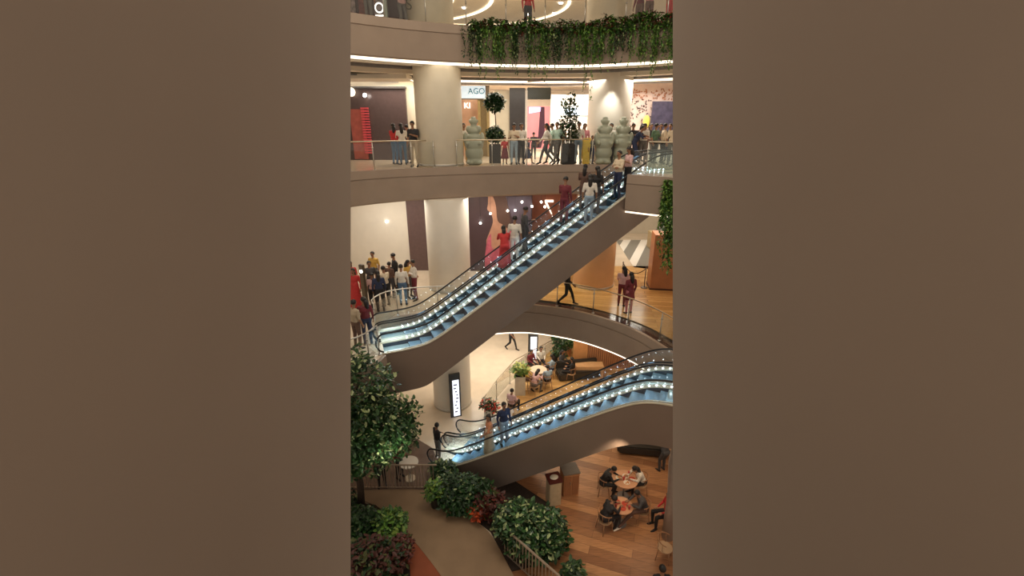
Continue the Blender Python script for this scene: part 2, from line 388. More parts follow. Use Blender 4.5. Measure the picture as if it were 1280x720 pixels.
# middle level back
wall('wall_far', -13, 13, 33, Z2, Z3-TH, BWHITE)
def facade(name, px0, px1, ytop, Y, label, m, frame=None, zt=None):
    """a shop unit standing on the middle level, px0..px1 wide"""
    x0, x1 = atx(px0, Y, 1.5), atx(px1, Y, 1.5); _, z1 = onY(px0, ytop, Y)
    r = empty(name, ((x0+x1)/2, Y, Z2), 0, label, 'shopfront')
    w = x1-x0
    bm = bmesh.new(); box(bm, (0, .2, z1/2), (w, .4, z1)); finish(bm, 'back_panel', m, r)
    if frame:
        for sx in (-1, 1):
            bm = bmesh.new(); box(bm, (sx*(w/2-.07), -.08, z1/2), (.14, .16, z1)); finish(bm, 'frame_post', frame, r)
        bm = bmesh.new(); box(bm, (0, -.08, z1-.06), (w, .16, .12)); finish(bm, 'frame_header', frame, r)
    return r, w, z1
r, w, z1 = facade('shopfront', 570, 600, 122, 26.5, 'peach shopfront with small white letters behind the stacked statue', PEACH)
x, z = onY(583.5, 132, 26.2); text_mesh(r, 'KI', .42, (x-r.location.x, -.05, z), (R(90), 0, 0), tm)
for k in range(2):
    bm = bmesh.new(); box(bm, (.1, -.12, .9+k*.55), (.9, .22, .05)); finish(bm, 'shelf', WHITE, r)
r, w, z1 = facade('shopfront', 598, 612, 112, 26.0, 'tall gold framed shop doorway between two shopfronts', mat('olive_panel', (.30, .22, .10), .4), GOLD)
# lit sign box
x, z = onY(592, 115, 25.6)
r = empty('sign_box', (x, 25.6, z), 0, 'glowing pale blue sign box with teal letters below the gallery ceiling', 'sign')
bm = bmesh.new(); box(bm, (-.02, .12, 0), (1.25, .2, .60), bev=.01); finish(bm, 'light_panel', mat('sign_blue', (.8, .9, 1), .5, 0, 0, 1, (.75, .92, 1), .45), r)
bm = bmesh.new(); box(bm, (.72, .12, 0), (.2, .22, .62)); box(bm, (0, .12, -.33), (1.6, .2, .05)); finish(bm, 'frame', mat('sign_frame', (.35, .30, .24), .5), r)
text_mesh(r, 'AGO', .40, (.15, .0, .03), (R(90), 0, 0), mat('teal_letter', (.03, .20, .26), .5))
# kiosk with the pink screen
x0 = atx(619, 25, 1.5); x1 = atx(687, 25, 1.5)
r = empty('display_kiosk', ((x0+x1)/2, 25, Z2), 0, 'large kiosk with dark side panel and glowing pink and red poster face', 'kiosk')
cx = (x0+x1)/2
def kx(px, Y=25): return atx(px, Y, 1.5)-cx
_, zt = onY(640, 113, 25)
bm = bmesh.new(); box(bm, ((kx(619)+kx(637))/2, .6, zt/2), (kx(637)-kx(619), 1.2, zt)); finish(bm, 'cream_side', CREAM, r)
bm = bmesh.new(); box(bm, ((kx(637)+kx(656))/2, .3, zt/2+.05), (kx(656)-kx(637), 1.0, zt+.1)); finish(bm, 'dark_panel', mat('kiosk_dark', (.05, .045, .045), .3), r)
bm = bmesh.new(); box(bm, (kx(657.5), .02, zt/2), (.12, .2, zt)); finish(bm, 'corner_post', BWHITE, r)
pw = kx(687)-kx(659)
bm = bmesh.new(); box(bm, ((kx(659)+kx(687))/2, .3, zt-.14), (pw+.04, .7, .55), bev=.03); finish(bm, 'dark_cap', mat('cap_dark', (.04, .045, .035), .3), r)
bm = bmesh.new(); box(bm, ((kx(659)+kx(687))/2, .3, 1.5), (pw, .5, 2.1)); finish(bm, 'poster_face', mat('poster_pink', (.75, .25, .26), .4, 0, .2, 1.2, (1, .36, .36), .40), r)
bm = bmesh.new()
c = (kx(659)+kx(687))/2
for pts, mi in (([(-.5, 2.2), (-.5, 2.52), (.12, 2.52), (.10, 2.3)], 1), ([(.08, 2.52), (.30, 2.52), (.34, 1.2), (.16, .5), (-.05, .5), (.02, 1.4)], 0), ([(.40, 1.2), (.56, 1.9), (.56, .5), (.38, .5)], 2), ([(-.3, .5), (-.2, 1.0), (0, 1.05), (.05, .5)], 0)):
    f = bm.faces.new([bm.verts.new((c+x, .04, z)) for x, z in pts]); f.material_index = mi
bm.normal_update(); bmesh.ops.solidify(bm, geom=bm.faces[:], thickness=.012)
finish(bm, 'poster_art', [mat('art_dark', (.10, .04, .07), .5), mat('art_lilac', (.75, .65, .85), .5, 0, 0, 1, (.8, .7, 1), .7), mat('art_red', (.8, .12, .14), .5, 0, 0, 1, (1, .12, .15), .5)], r)
# white shop with blue header
r, w, z1 = facade('shopfront', 688, 738, 118, 30, 'bright white shop interior behind the ficus tree', BWHITE)
bm = bmesh.new(); x, z = onY(722, 139, 29.8); box(bm, (x-r.location.x, -.1, z), (1.6, .12, .45)); finish(bm, 'blue_header', mat('header_blue', (.5, .62, .75), .5, 0, 0, 1, (.6, .8, 1), .6), r)
tag(ring(2.2, 24.6, 1.6, Z3-TH-.22, .05, .05, GREY), 'thin dark ring hanging under the gallery ceiling above the kiosk', 'ceiling ring')
# right shop behind column: pale wall with leaf decorations, dark screen
r, w, z1 = facade('shopfront', 783, 850, 98, 27, 'pale pink shop wall scattered with dark and orange leaf shapes at right', mat('pale_pink', (.80, .66, .60), .5, 0, .08, 3))
def scatter_leaves(name, n, x0, x1, z0, z1, m, s, parent, y=-.06):
    bm = bmesh.new()
    for k in range(n):
        cx_, cz_ = random.uniform(x0, x1), random.uniform(z0, z1); a = random.uniform(0, 6.28)
        q = [(s, 0), (0, s*.45), (-s, 0), (0, -s*.45)]
        bm.faces.new([bm.verts.new((cx_+u*math.cos(a)-v*math.sin(a), y+random.uniform(-.03, .03), cz_+u*math.sin(a)+v*math.cos(a))) for u, v in q])
    o = finish(bm, name, m, parent); o['kind'] = 'stuff'; return o
scatter_leaves('wall_leaves', 80, -w*.48, w*.0, 1.5, 3.0, mat('leaf_black', (.05, .03, .03), .5), .07, r)
scatter_leaves('orange_leaves', 60, -w*.45, w*.3, 2.95, 3.5, mat('leaf_orange', (.45, .20, .10), .5), .08, r)
bm = bmesh.new(); x, z = onY(830, 146, 26.5); box(bm, (x-r.location.x+.1, -.3, z), (1.5, .1, 1.6)); finish(bm, 'dark_screen', mat('screen_violet', (.05, .045, .07), .3, 0, .6, 3, (.25, .2, .35), .08), r)
bm = bmesh.new(); x, z = onY(810, 152, 26.5); sph(bm, (x-r.location.x, -.2, z), (.20, .08, .34)); finish(bm, 'yellow_figure', mat('yellow_deco', (.85, .75, .15), .5), r, True)

# ------------------------------------------------------------------ lower level (the floor of the upper escalator's foot)
wall('wall_lower_back', -13, atx(510, 21.7, -3), 21.7, Z1, Z2-TH, WHITE)
x0, x1 = atx(509.5, 21.7, -3), atx(533, 21.7, -3)
wall('wall_lower_dark', x0, x1+.9, 21.68, Z1, Z2-TH, mat('brown_panel', (.13, .08, .075), .4))
r = empty('poster_wall', (0, 21.6, Z1), 0, 'large dark poster of a long-haired woman in a pink dress behind the escalator', 'poster')
x0, x1 = atx(560, 21.6, -3), atx(665, 21.6, -3)
bm = bmesh.new(); box(bm, ((x0+x1)/2, .05, 2.02), (x1-x0, .1, 4.04)); finish(bm, 'backing', mat('poster_brown', (.075, .045, .05), .35, 0, .1, 1), r)
def flat(name, pts, m, y, parent, px=True, Y=21.55, z0=Z1, sm=3):
    P = []
    for p in pts:
        x, z = onY(p[0], p[1], Y); P.append((x, z-z0))
    if sm: P = [p[:2] for p in catmull([(a, b) for a, b in P]+[P[0]], sm)][:-1]
    bm = bmesh.new(); f = bm.faces.new([bm.verts.new((a, y, b)) for a, b in P])
    bm.normal_update(); bmesh.ops.solidify(bm, geom=[f], thickness=.008); bmesh.ops.triangulate(bm, faces=bm.faces[:])
    return finish(bm, name, m, parent)
flat('hair', [(612, 245), (630, 244), (636, 262), (638, 285), (634, 300), (624, 290), (618, 268)], mat('print_hair', (.10, .05, .035), .6), -.02, r)
flat('figure', [(610, 246), (616, 246), (620, 258), (622, 276), (630, 282), (640, 292), (640, 305), (625, 314), (608, 305), (612, 290), (616, 278), (614, 267), (609, 262), (610, 255)], mat('print_skin', (.48, .25, .16), .6, 0, .12, 3), -.035, r)
flat('dress', [(614, 292), (609, 300), (606, 330), (612, 342), (640, 345), (644, 300), (640, 290), (633, 288), (632, 298), (616, 312)], mat('print_dress', (.50, .11, .16), .6, 0, .2, 6), -.05, r)
flat('glow_area', [(632, 246), (664, 246), (664, 300), (650, 300), (642, 280)], mat('print_violet', (.10, .075, .10), .6, 0, .1, 3), -.01, r, sm=0)
r = empty('shopfront', (0, 22.6, Z1), 0, 'orange-lit shop front with thin bright frame right of the woman poster', 'shopfront')
x0, x1 = atx(664, 22.6, -2), atx(740, 22.6, -2)
bm = bmesh.new(); box(bm, ((x0+x1)/2, .1, 2), (x1-x0, .2, 4)); finish(bm, 'back_panel', mat('terracotta_panel', (.34, .13, .08), .45, 0, .15, 2), r)
flat('bright_frame', [(681, 250), (692, 250), (692, 253), (684, 253), (690.5, 268), (689, 268), (681, 253)], COVE2, -.05, r, Y=22.5, sm=0)
wall('wall_lower_far', atx(740, 26, -3)-1.5, 13, 30, Z1, Z2-TH, CREAM)
# glowing globes added in place of lamp reflections on the walls
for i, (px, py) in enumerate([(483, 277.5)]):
    x, z = onY(px, py, 21.6); bm = bmesh.new(); sph(bm, (0, 0, 0), (.06, .03, .04)); tag(finish(bm, 'wall_reflection', LAMP, None, True, (x, 21.62, z)), 'small round glow standing in for a light reflection on the white wall at left', 'lamp')
g = [(600.5, 279), (613, 267), (634.5, 263.5), (644, 263), (652.5, 252.5), (665, 258), (676.5, 252.5), (681, 258.5)]
for px, py in g:
    x, z = onY(px, py, 21.3); bm = bmesh.new(); sph(bm, (0, 0, 0), (.055, .055, .055), 10); cyl(bm, (0, 0, (-1.27-z)/2), .006, .006, (-1.27-z), 6, 1)
    tag(finish(bm, 'reflection_globe', [LAMP, BLACK], None, True, (x, 21.3, z)), 'small white globe standing in for a lamp reflection before the dark poster wall', 'lamp', 'globes standing in for lamp reflections by the poster wall')
# golden wood floor at right, striped floor, block, partition
patch('floor_golden', [(.2, 17.1), (1.05, 17.3), (2.6, 16.8), (3.9, 16.0), (4.95, 14.7), (5.6, 13.2), (6.2, 12), (13, 12), (13, 22.4), (.2, 22.4)], Z1+.012, WOOD1)
patch('floor_striped', [onz(792, 334, Z1), onz(822, 338, Z1), onz(860, 338, Z1), onz(860, 300, Z1), onz(770, 300, Z1)], Z1+.012, STRIPE)
x, y = onz(814, 305, Z1)
r = empty('planter_bench', (x, y-1, Z1), 0, 'beige block with a grey rounded bowl on top, beyond the striped floor', 'planter')
bm = bmesh.new(); box(bm, (.1, 0, .5), (1.1, .9, 1.0), bev=.02); finish(bm, 'block', mat('beige_block', (.50, .37, .20), .5), r)
bm = bmesh.new(); sph(bm, (.35, 0, 1.05), (.5, .42, .35), 20); finish(bm, 'bowl', GREY, r, True)
x, y = onz(815, 364, Z1)
r = empty('timber_partition', (x, y, Z1), 0, 'orange-brown timber partition at the right beside the rope barrier', 'partition')
bm = bmesh.new(); box(bm, (1.2, .5, 1.25), (2.4, 1.0, 2.5), R(-8), bev=.01); finish(bm, 'panel', ORANGEW, r)
bm = bmesh.new(); box(bm, (1.2, .5, .04), (2.44, 1.04, .08), R(-8)); finish(bm, 'kick_board', mat('dark_kick', (.08, .03, .02), .5), r)
# rope barrier
def stanchion(px, py, label):
    x, y = onz(px, py, Z1); bm = bmesh.new(); cyl(bm, (0, 0, .02), .16, .15, .04, 20); cyl(bm, (0, 0, .5), .022, .022, .96, 10); sph(bm, (0, 0, .98), (.035, .035, .035), 10)
    tag(finish(bm, 'stanchion', GREY, None, True, (x, y, Z1)), label, 'barrier post'); return x, y
a = stanchion(777, 353, 'slim barrier post holding the rope, beside the orange-lit column')
b = stanchion(805, 360, 'slim barrier post holding the rope, beside the timber partition')
bm = bmesh.new(); tube(bm, [(a[0]+(b[0]-a[0])*t, a[1]+(b[1]-a[1])*t, Z1+.93-.35*4*t*(1-t)) for t in [k/12 for k in range(13)]], .018, 8)
tag(finish(bm, 'barrier_rope', BLACK, None, True), 'black rope sagging between two barrier posts before the striped floor', 'rope')
# tall upright sign at far left
x, y = onz(459, 392, Z1)
r = empty('floor_totem', (x, y, Z1), R(-30), 'tall narrow dark upright totem with a small lit disc near the crowd at left', 'totem')
bm = bmesh.new(); box(bm, (0, 0, 1.0), (.22, .12, 2.0), bev=.015); finish(bm, 'body', mat('totem_bronze', (.12, .09, .06), .35, .4), r)
bm = bmesh.new(); cyl(bm, (.02, -.07, 1.75), .06, .06, .02, 16, 0, Matrix.Rotation(R(90), 4, 'X')); finish(bm, 'lit_disc', LAMP, r)

# ------------------------------------------------------------------ ground level
slab('floor', [(-14, -3), (14, -3), (14, 40), (-14, 40)], Z0, Z0-.3, MARBLE)
wall('wall_ground_far', -14, 14, 34, Z0, Z1-TH, CREAM)
patch('floor_oak', [onz(600, 640, Z0), onz(597, 600, Z0), (-.6, 13.6), (.6, 15.2), (2, 15.8), (9, 15.8), (9, 5), (-.2, 5), onz(650, 735, Z0)], Z0+.012, WOOD0)
patch('floor_dark_paving', [onz(430, 618, Z0), onz(545, 618, Z0), onz(556, 592, Z0), onz(540, 560, Z0), onz(520, 548, Z0), onz(430, 540, Z0), (-9, 14), (-9, 12)], Z0+.012, DKFL)
patch('floor_path', catmull([onz(430, 614, Z0), onz(540, 614, Z0), onz(575, 638, Z0), onz(610, 665, Z0), onz(630, 698, Z0), onz(650, 735, Z0)], 4)+[onz(560, 735, Z0)]+catmull([onz(556, 727, Z0), onz(530, 692, Z0), onz(500, 658, Z0), onz(470, 633, Z0), onz(430, 622, Z0)], 4), Z0+.03, PATH)
patch('floor_red_path', catmull([onz(566, 735, Z0), onz(530, 692, Z0), onz(500, 658, Z0), onz(470, 640, Z0)], 4)+[onz(470, 735, Z0)], Z0+.02, REDP)
patch('floor_planting_bed', [onz(380, 618, Z0), onz(470, 633, Z0), onz(505, 665, Z0), onz(512, 700, Z0), onz(515, 760, Z0), onz(380, 760, Z0)], Z0+.06, SOIL, .08)
patch('floor_planting_strip', [onz(543, 612, Z0), onz(578, 638, Z0), onz(613, 665, Z0), onz(640, 715, Z0), onz(700, 700, Z0), onz(700, 640, Z0), onz(640, 600, Z0), onz(600, 590, Z0)], Z0+.05, SOIL, .06)
# seating platform far back: golden timber
patch('floor_seating', [onz(640, 520, Z0), onz(652, 470, Z0), onz(688, 440, Z0), onz(720, 430, Z0), onz(790, 440, Z0), onz(790, 500, Z0)], Z0+.05, WOOD1, .06)
x, y = onz(716, 462, Z0); x2, y2 = onz(768, 470, Z0)
r = empty('slat_screen', (x, y, Z0), 0, 'vertical timber slat screen at the back of the lower seating area', 'screen')
bm = bmesh.new(); L = x2-x+1.2
box(bm, (L/2, .12, 1.05), (L, .08, 2.1), 0, 0)
finish(bm, 'backing', WOODP, r)
for k in range(22):
    bm = bmesh.new(); box(bm, (.8+(L-.8)*k/22, .04, 1.05), (.06, .08, 2.1)); finish(bm, 'slat', mat('slat_brown', (.50, .24, .12), .45), r)
bm = bmesh.new(); box(bm, (.35, .02, 1.05), (.75, .1, 2.1)); finish(bm, 'end_panel', mat('orange_board', (.62, .30, .12), .45), r)
bm = bmesh.new(); box(bm, (.7, -.35, .35), (1.5, .55, .7), bev=.01); tag(finish(bm, 'counter_bench', mat('light_oak', (.60, .36, .18), .45), None, False, (x, y-.3, Z0)), 'light oak bench counter in front of the slat screen', 'bench')

# ------------------------------------------------------------------ escalators
def smooth_profile(u, u0, z0, k, z1, rad):
    """flat z0, slope k from u0, flat z1, softened corners"""
    u1 = u0+(z1-z0)/k
    def ramp(x):  # smooth max(0,x)
        return (x+math.sqrt(x*x+rad*rad))/2
    return z0+k*(ramp(u-u0)-ramp(u-u1))
class Esc:
    def __init__(s, A, T, z0, k, u0, z1, ua, ub, sc, rad=.5):
        s.A = Vector(A); s.d = (Vector(T)-s.A).normalized(); s.n = Vector((-s.d.y, s.d.x)); s.ang = math.atan2(s.d.y, s.d.x)
        s.z0, s.k, s.u0, s.z1, s.ua, s.ub, s.sc, s.rad = z0, k, u0, z1, ua, ub, sc, rad
    def z(s, u): return smooth_profile(u, s.u0, s.z0, s.k, s.z1, s.rad)
    def w(s, u, v): p = s.A+s.d*u+s.n*v; return p.x, p.y
    def find(s, px, v, dz=0):
        lo, hi = s.ua, s.ub
        for _ in range(40):
            m = (lo+hi)/2; x, y = s.w(m, v)
            if projx(x, y, s.z(m)+dz) < px: lo = m
            else: hi = m
        return m
def strip_uv(bm, e, us, prof, mi=0):
    """prof: list of (v, dz) closed; follows the escalator profile, in local (u,v,z)"""
    rings = [[bm.verts.new((u, v, e.z(u)+dz)) for v, dz in prof] for u in us]
    n = len(prof)
    for i in range(len(rings)-1):
        for k in range(n):
            f = bm.faces.new((rings[i][k], rings[i+1][k], rings[i+1][(k+1) % n], rings[i][(k+1) % n])); f.material_index = mi
    for rg in (rings[0], rings[-1]):
        bm.faces.new(rg).material_index = mi
    bmesh.ops.recalc_face_normals(bm, faces=bm.faces[:])
def lane(e, v0, label, near, dz_bot, hub):
    """one escalator lane whose near side is at lateral v0"""
    s = e.sc; x, y = e.A.x, e.A.y
    root = empty('escalator', (x, y, 0), e.ang, label, 'escalator', 'pairs of escalators crossing the atrium')
    W0, W1 = .12*s, .80*s          # steps between
    tot = .96*s
    us = [e.ua+(e.ub-e.ua)*k/90 for k in range(91)]
    def V(a): return v0+a
    # truss / cladding
    bm = bmesh.new(); rings = []
    for u in us:
        zt = e.z(u)-.02
        zb = max(dz_bot(u), -99)
        rings.append([bm.verts.new((u, V(0), zt)), bm.verts.new((u, V(0), zb)), bm.verts.new((u, V(tot), zb)), bm.verts.new((u, V(tot), zt-.4)), bm.verts.new((u, V(.12), zt-.4))])
    for i in range(len(rings)-1):
        for k in range(5): bm.faces.new((rings[i][k], rings[i+1][k], rings[i+1][(k+1) % 5], rings[i][(k+1) % 5]))
    bm.faces.new(rings[0]); bm.faces.new(rings[-1])
    bmesh.ops.recalc_face_normals(bm, faces=bm.faces[:])
    finish(bm, 'truss_cladding', ESCB, root)
    # decks
    bm = bmesh.new(); strip_uv(bm, e, us, [(V(-.015), 0), (V(-.015), .035), (V(W0), .035), (V(W0), -.25), (V(W0-.02), -.25), (V(W0-.02), 0)]); finish(bm, 'near_deck', DECK, root)
    bm = bmesh.new(); strip_uv(bm, e, us, [(V(W1), -.02), (V(W1), .035), (V(tot), .035), (V(tot), -.02)]); finish(bm, 'far_deck', DECK, root)
    bm = bmesh.new(); strip_uv(bm, e, us, [(V(W1), -.50), (V(W1), -.021), (V(W1+.02), -.021), (V(W1+.02), -.50)]); finish(bm, 'skirt_panel', RISER, root)
    # glass and handrails
    hh = .70
    a, b = e.ua+.15, e.ub-.15
    for side, v in (('near', V(.05)), ('far', V(W1+.05*s))):
        bm = bmesh.new(); n = 90; top = []; bot = []
        uu = [a+(b-a)*k/n for k in range(n+1)]
        pts_t = [(u, e.z(u)+hh) for u in uu]
        arcL = [(a+math.cos(t)*hh*.45, e.z(a)+.035+(hh-.035)/2+math.sin(t)*(hh-.035)/2) for t in [R(90+180*k/10) for k in range(1, 10)]]
        arcR = [(b+math.cos(t)*hh*.45, e.z(b)+.035+(hh-.035)/2+math.sin(t)*(hh-.035)/2) for t in [R(90-180*k/10) for k in range(1, 10)]]
        # panel as quads
        vt = [bm.verts.new((u, v, z)) for u, z in pts_t]; vb = [bm.verts.new((u, v, e.z(u)+.03)) for u in uu]
        for k in range(n): bm.faces.new((vb[k], vb[k+1], vt[k+1], vt[k]))
        for arc, iT in ((arcL, 0), (arcR, n)):
            va = [bm.verts.new((q[0], v, q[1])) for q in arc]
            bm.faces.new([vt[iT]]+va+[vb[iT]])
        bmesh.ops.recalc_face_normals(bm, faces=bm.faces[:])
        bmesh.ops.solidify(bm, geom=bm.faces[:], thickness=.010)
        gb = finish(bm, 'glass_balustrade', ESCG, root)
        loop = [(q[0], v, q[1]) for q in reversed(arcL)]+[(u, v, z) for u, z in pts_t]+[(q[0], v, q[1]) for q in arcR]
        bm = bmesh.new(); tube(bm, loop, .029, 8); finish(bm, 'handrail', BLACK, gb, True)
        bm = bmesh.new(); tube(bm, [(u, v, e.z(u)+.045) for u in uu], .012, 6); finish(bm, 'glass_channel', STEEL, gb)
    # steps
    run = .40
    ua, ub = e.u0-.55, e.u0+(e.z1-e.z0)/e.k+.55
    bm = bmesh.new()
    rise = run*e.k
    box(bm, (0, 0, -.03), (run, W1-W0-.01, .06), 0, 0)
    box(bm, (-run/2+.012, 0, -rise/2-.03), (.024, W1-W0-.012, rise), 0, 1)
    me = bpy.data.meshes.new('step'); bm.normal_update(); bm.to_mesh(me); bm.free(); me.materials.append(TREAD); me.materials.append(RISER)
    u = ua
    while u < ub:
        o = link('step', me, root); o.location = (u+run/2, V((W0+W1)/2), e.z(u+run/2)-.13); u += run
    # comb landings
    for c0, c1, zz in ((e.ua, ua, e.z0), (ub, e.ub, e.z1)):
        bm = bmesh.new(); box(bm, ((c0+c1)/2, V((W0+W1)/2), zz-.18), (c1-c0, W1-W0, .10)); finish(bm, 'comb_plate', COMB, root)
    # led dots on the far skirt, small dim ones above imitate their reflections
    bm = bmesh.new(); sph(bm, (0, 0, 0), (.026, .020, .026), 8)
    me = bpy.data.meshes.new('led'); bm.to_mesh(me); bm.free(); me.materials.append(LED)
    L = .205; u = e.ua+.9
    while u < e.ub-.2 and u < ub+.5:
        o = link('led_or_reflection', me, root); o.location = (u, V(W1-.03), e.z(u)+.075); u += L/math.sqrt(1+.0)
    if hub:
        me2 = me.copy(); me2.materials.clear(); me2.materials.append(LED_REFL)
        u = e.ua+1.0
        while u < ub:
            o = link('led_or_reflection', me2, root); o.location = (u, V(W1+.01), e.z(u)+.36); o.scale = (.55, .55, .55); u += L*1.35
    return root
T1 = onz(500, 440, Z1)
e1 = Esc((-3.63, 12.96), (4.0, 16.0), Z1, .622, .93, 0.0, -.55, 11.6, 1.0, .42)
def bot1(u):
    return -6.80+.612*max(0, ((u-.75)+math.sqrt((u-.75)**2+.04))/2) if u < 10.3 else -6.80+.612*9.6
lane(e1, 0, 'near lane of the upper escalator pair, blue-lit steps above plain bronze cladding', True, lambda u: min(bot1(u), e1.z(u)-.5), False)
lane(e1, .96, 'far lane of the upper escalator pair, behind the one with bare bronze side', False, lambda u: min(bot1(u), e1.z(u)-.5), True)
e2 = Esc((-2.43, 13.44), (4.2, 10.1), Z0, .79, .0, Z1, -.75, 10.2, 1.12, .6)
def bot2(u):
    base = -12.18+.82*u
    return max(Z0-.02, min(base, e2.z(u)-1.35))
lane(e2, 0, 'near lane of the lower escalator pair, a couple standing on it', True, lambda u: min(bot2(u), e2.z(u)-.4) if u > 1 else Z0-.1, False)
lane(e2, 1.075, 'far lane of the lower escalator pair, behind the standing couple', False, lambda u: min(bot2(u), e2.z(u)-.4) if u > 1 else Z0-.1, True)

# ------------------------------------------------------------------ foliage
def leaf_mesh(name, pts, size, mats, parent=None, flat_=.0, weights=(5, 4, 1), loc=None, droop=.2):
    vs = []; fs = []; mi = []
    for (x, y, z) in pts:
        s = size*random.uniform(.6, 1.35)
        a = random.uniform(0, 6.283); el = random.uniform(-.9, .7)-droop
        d = Vector((math.cos(a)*math.cos(el), math.sin(a)*math.cos(el), math.sin(el)))
        w = Vector((-math.sin(a), math.cos(a), random.uniform(-.5, .5))).normalized()
        up = d.cross(w)
        b = len(vs); p = Vector((x, y, z))
        vs += [p, p+d*s*.35+w*s*.26-up*s*.04, p+d*s*.75+w*s*.18-up*s*.05, p+d*s, p+d*s*.75-w*s*.18-up*s*.05, p+d*s*.35-w*s*.26-up*s*.04, p+d*s*.5]
        q = random.choices((0, 1, 2), weights)[0]
        fs += [(b, b+1, b+2, b+6), (b+6, b+2, b+3), (b, b+6, b+4, b+5), (b+6, b+3, b+4)]; mi += [q]*4
    me = bpy.data.meshes.new(name); me.from_pydata([tuple(v) for v in vs], [], fs); me.materials.clear()
    for m in mats: me.materials.append(m)
    me.polygons.foreach_set('material_index', mi)
    return link(name, me, parent, loc)
def blob_pts(blobs, n, shell=.55):
    tot = sum(b[3]*b[4]*b[5] for b in blobs); out = []
    for cx, cy, cz, rx, ry, rz in blobs:
        for _ in range(int(n*rx*ry*rz/tot)):
            v = Vector((random.gauss(0, 1), random.gauss(0, 1), random.gauss(0, 1))).normalized()*(random.uniform(shell**3, 1)**(1/3))
            out.append((cx+v.x*rx, cy+v.y*ry, cz+v.z*rz))
    return out
# hanging planter along the top balcony
root = empty('hanging_planter', (1.8, 19.3, Z3), 0, 'long planter of leafy shrubs along the edge of the topmost balcony', 'planter')
pl = [p for p in E3 if -1.75 < p[0] < 6.0]
bm = bmesh.new(); sweep(bm, [(p[0]-1.8, p[1]-19.3) for p in pl], [(.03, .02), (.22, .02), (.22, -.14), (.13, -.18), (.03, -.18)]); finish(bm, 'trough', mat('trough_brown', (.07, .05, .03), .7), root)
pts = []
for _ in range(3600):
    p = random.choice(pl); q = random.choice(pl)
    i = random.randrange(len(pl)-1); t = random.random(); x = pl[i][0]*(1-t)+pl[i+1][0]*t; y = pl[i][1]*(1-t)+pl[i+1][1]*t
    h = .10+.12*math.sin(x*2.3)**2+(.1 if x > 3.4 else 0)
    pts.append((x-1.8, y-19.3-random.uniform(.0, .36), random.uniform(-.16, h+.08)))
leaf_mesh('shrub_foliage', pts, .15, [LEAF[0], LEAF[1], LEAFR[1]], root, weights=(4, 3, 2))
def edge_at(x, E=E3):
    for i in range(len(E)-1):
        if E[i][0] <= x <= E[i+1][0]:
            t = (x-E[i][0])/(E[i+1][0]-E[i][0]); return E[i][1]*(1-t)+E[i+1][1]*t
    return E[-1][1]
clumps = [(582, 600, .95, 1.35, 900, LEAFB), (600, 622, 1.0, 1.75, 1100, LEAF), (622, 642, 1.0, 1.85, 1100, LEAF), (642, 662, .95, 1.9, 1000, LEAFB),
          (662, 686, 1.0, 2.0, 1300, LEAF), (686, 712, .95, 1.6, 1200, LEAFB), (712, 732, .9, 1.5, 900, LEAF), (732, 744, 1.1, 2.55, 800, LEAF),
          (744, 766, .95, 1.6, 900, LEAF), (766, 784, .7, 1.1, 500, LEAFB), (784, 812, 1.1, 1.85, 1700, LEAF), (812, 834, .9, 1.6, 1000, LEAF)]
desc = ['short dark vines at the left end of the balcony planter', 'vines hanging next to the left end of the balcony planter', 'dense green vines above the gap right of the big column', 'dark vines hanging above the kiosk cream side',
        'long thin vines dangling above the pink kiosk poster', 'dark dense vines above the bright white shop', 'short vines just left of the longest strand', 'longest narrow vine strand, dangling over the round column with the light spot',
        'short thick vines above the round column with the light spot', 'thinnest vines where bare bronze shows through', 'bushiest bright vines near the right end of the balcony planter', 'vines at the right end of the balcony planter']
for (a, b, d0, d1, n, ms), ds in zip(clumps, desc):
    x0, x1 = atx(a, 19.2, 4.5), atx(b, 19.2, 4.5); xm = (x0+x1)/2
    pts = []
    ns = max(8, int((x1-x0)/.026))
    for s in range(ns):
        xs = random.uniform(x0-.05, x1+.05); L = random.uniform(d0*1.0, d0*1.32) if random.random() < .70 else random.uniform(1.25, max(1.4, d1*1.1))
        ys = edge_at(xs)-.16-random.uniform(.02, .26); k = int(L/.035); ph = random.uniform(0, 6)
        for j in range(k):
            if j*.035 > d0*.95 and random.random() < .35: continue
            pts.append((xs+.03*math.sin(j*.3+ph)+random.uniform(-.03, .03)-xm, ys+random.uniform(-.03, .03)-19, -.0-j*.035))
    o = leaf_mesh('trailing_vine', pts, .092, ms, None, loc=(xm, 19, Z3), weights=(4, 4, 2), droop=.7)
    tag(o, ds, 'vine', 'vines trailing from the top balcony planter')
# vine curtain on the right landing edge
x0 = atx(827, 14.9, -1); pts = []
for s in range(80):
    xs = random.uniform(x0, x0+1.0); ys = edge_at(xs, E2b)-.16-random.uniform(0, .2); L = random.uniform(1.6, 2.3) if xs > x0+.12 else random.uniform(1.3, 1.8)
    if random.random() < .2: L += .9
    for j in range(int(L/.035)): pts.append((xs+.03*math.sin(j*.25+s)+random.uniform(-.04, .04), ys+random.uniform(-.05, .05), -.05-j*.035))
tag(leaf_mesh('vine_curtain', pts, .12, LEAF, None, weights=(3, 5, 2), droop=.6), 'thick curtain of green vines hanging from the right escalator landing', 'vine')
x, z = onY(832, 310, 17.6)
pts = [(x+random.uniform(-.15, .15)+.03*k*0, 17.6+random.uniform(-.06, .06), z+1.0-random.random()*1.9) for k in range(260)]
tag(leaf_mesh('hanging_creeper', pts, .07, LEAFR, None, weights=(3, 2, 3), droop=.6), 'sparse brown creeper dangling before the timber partition at right', 'vine')

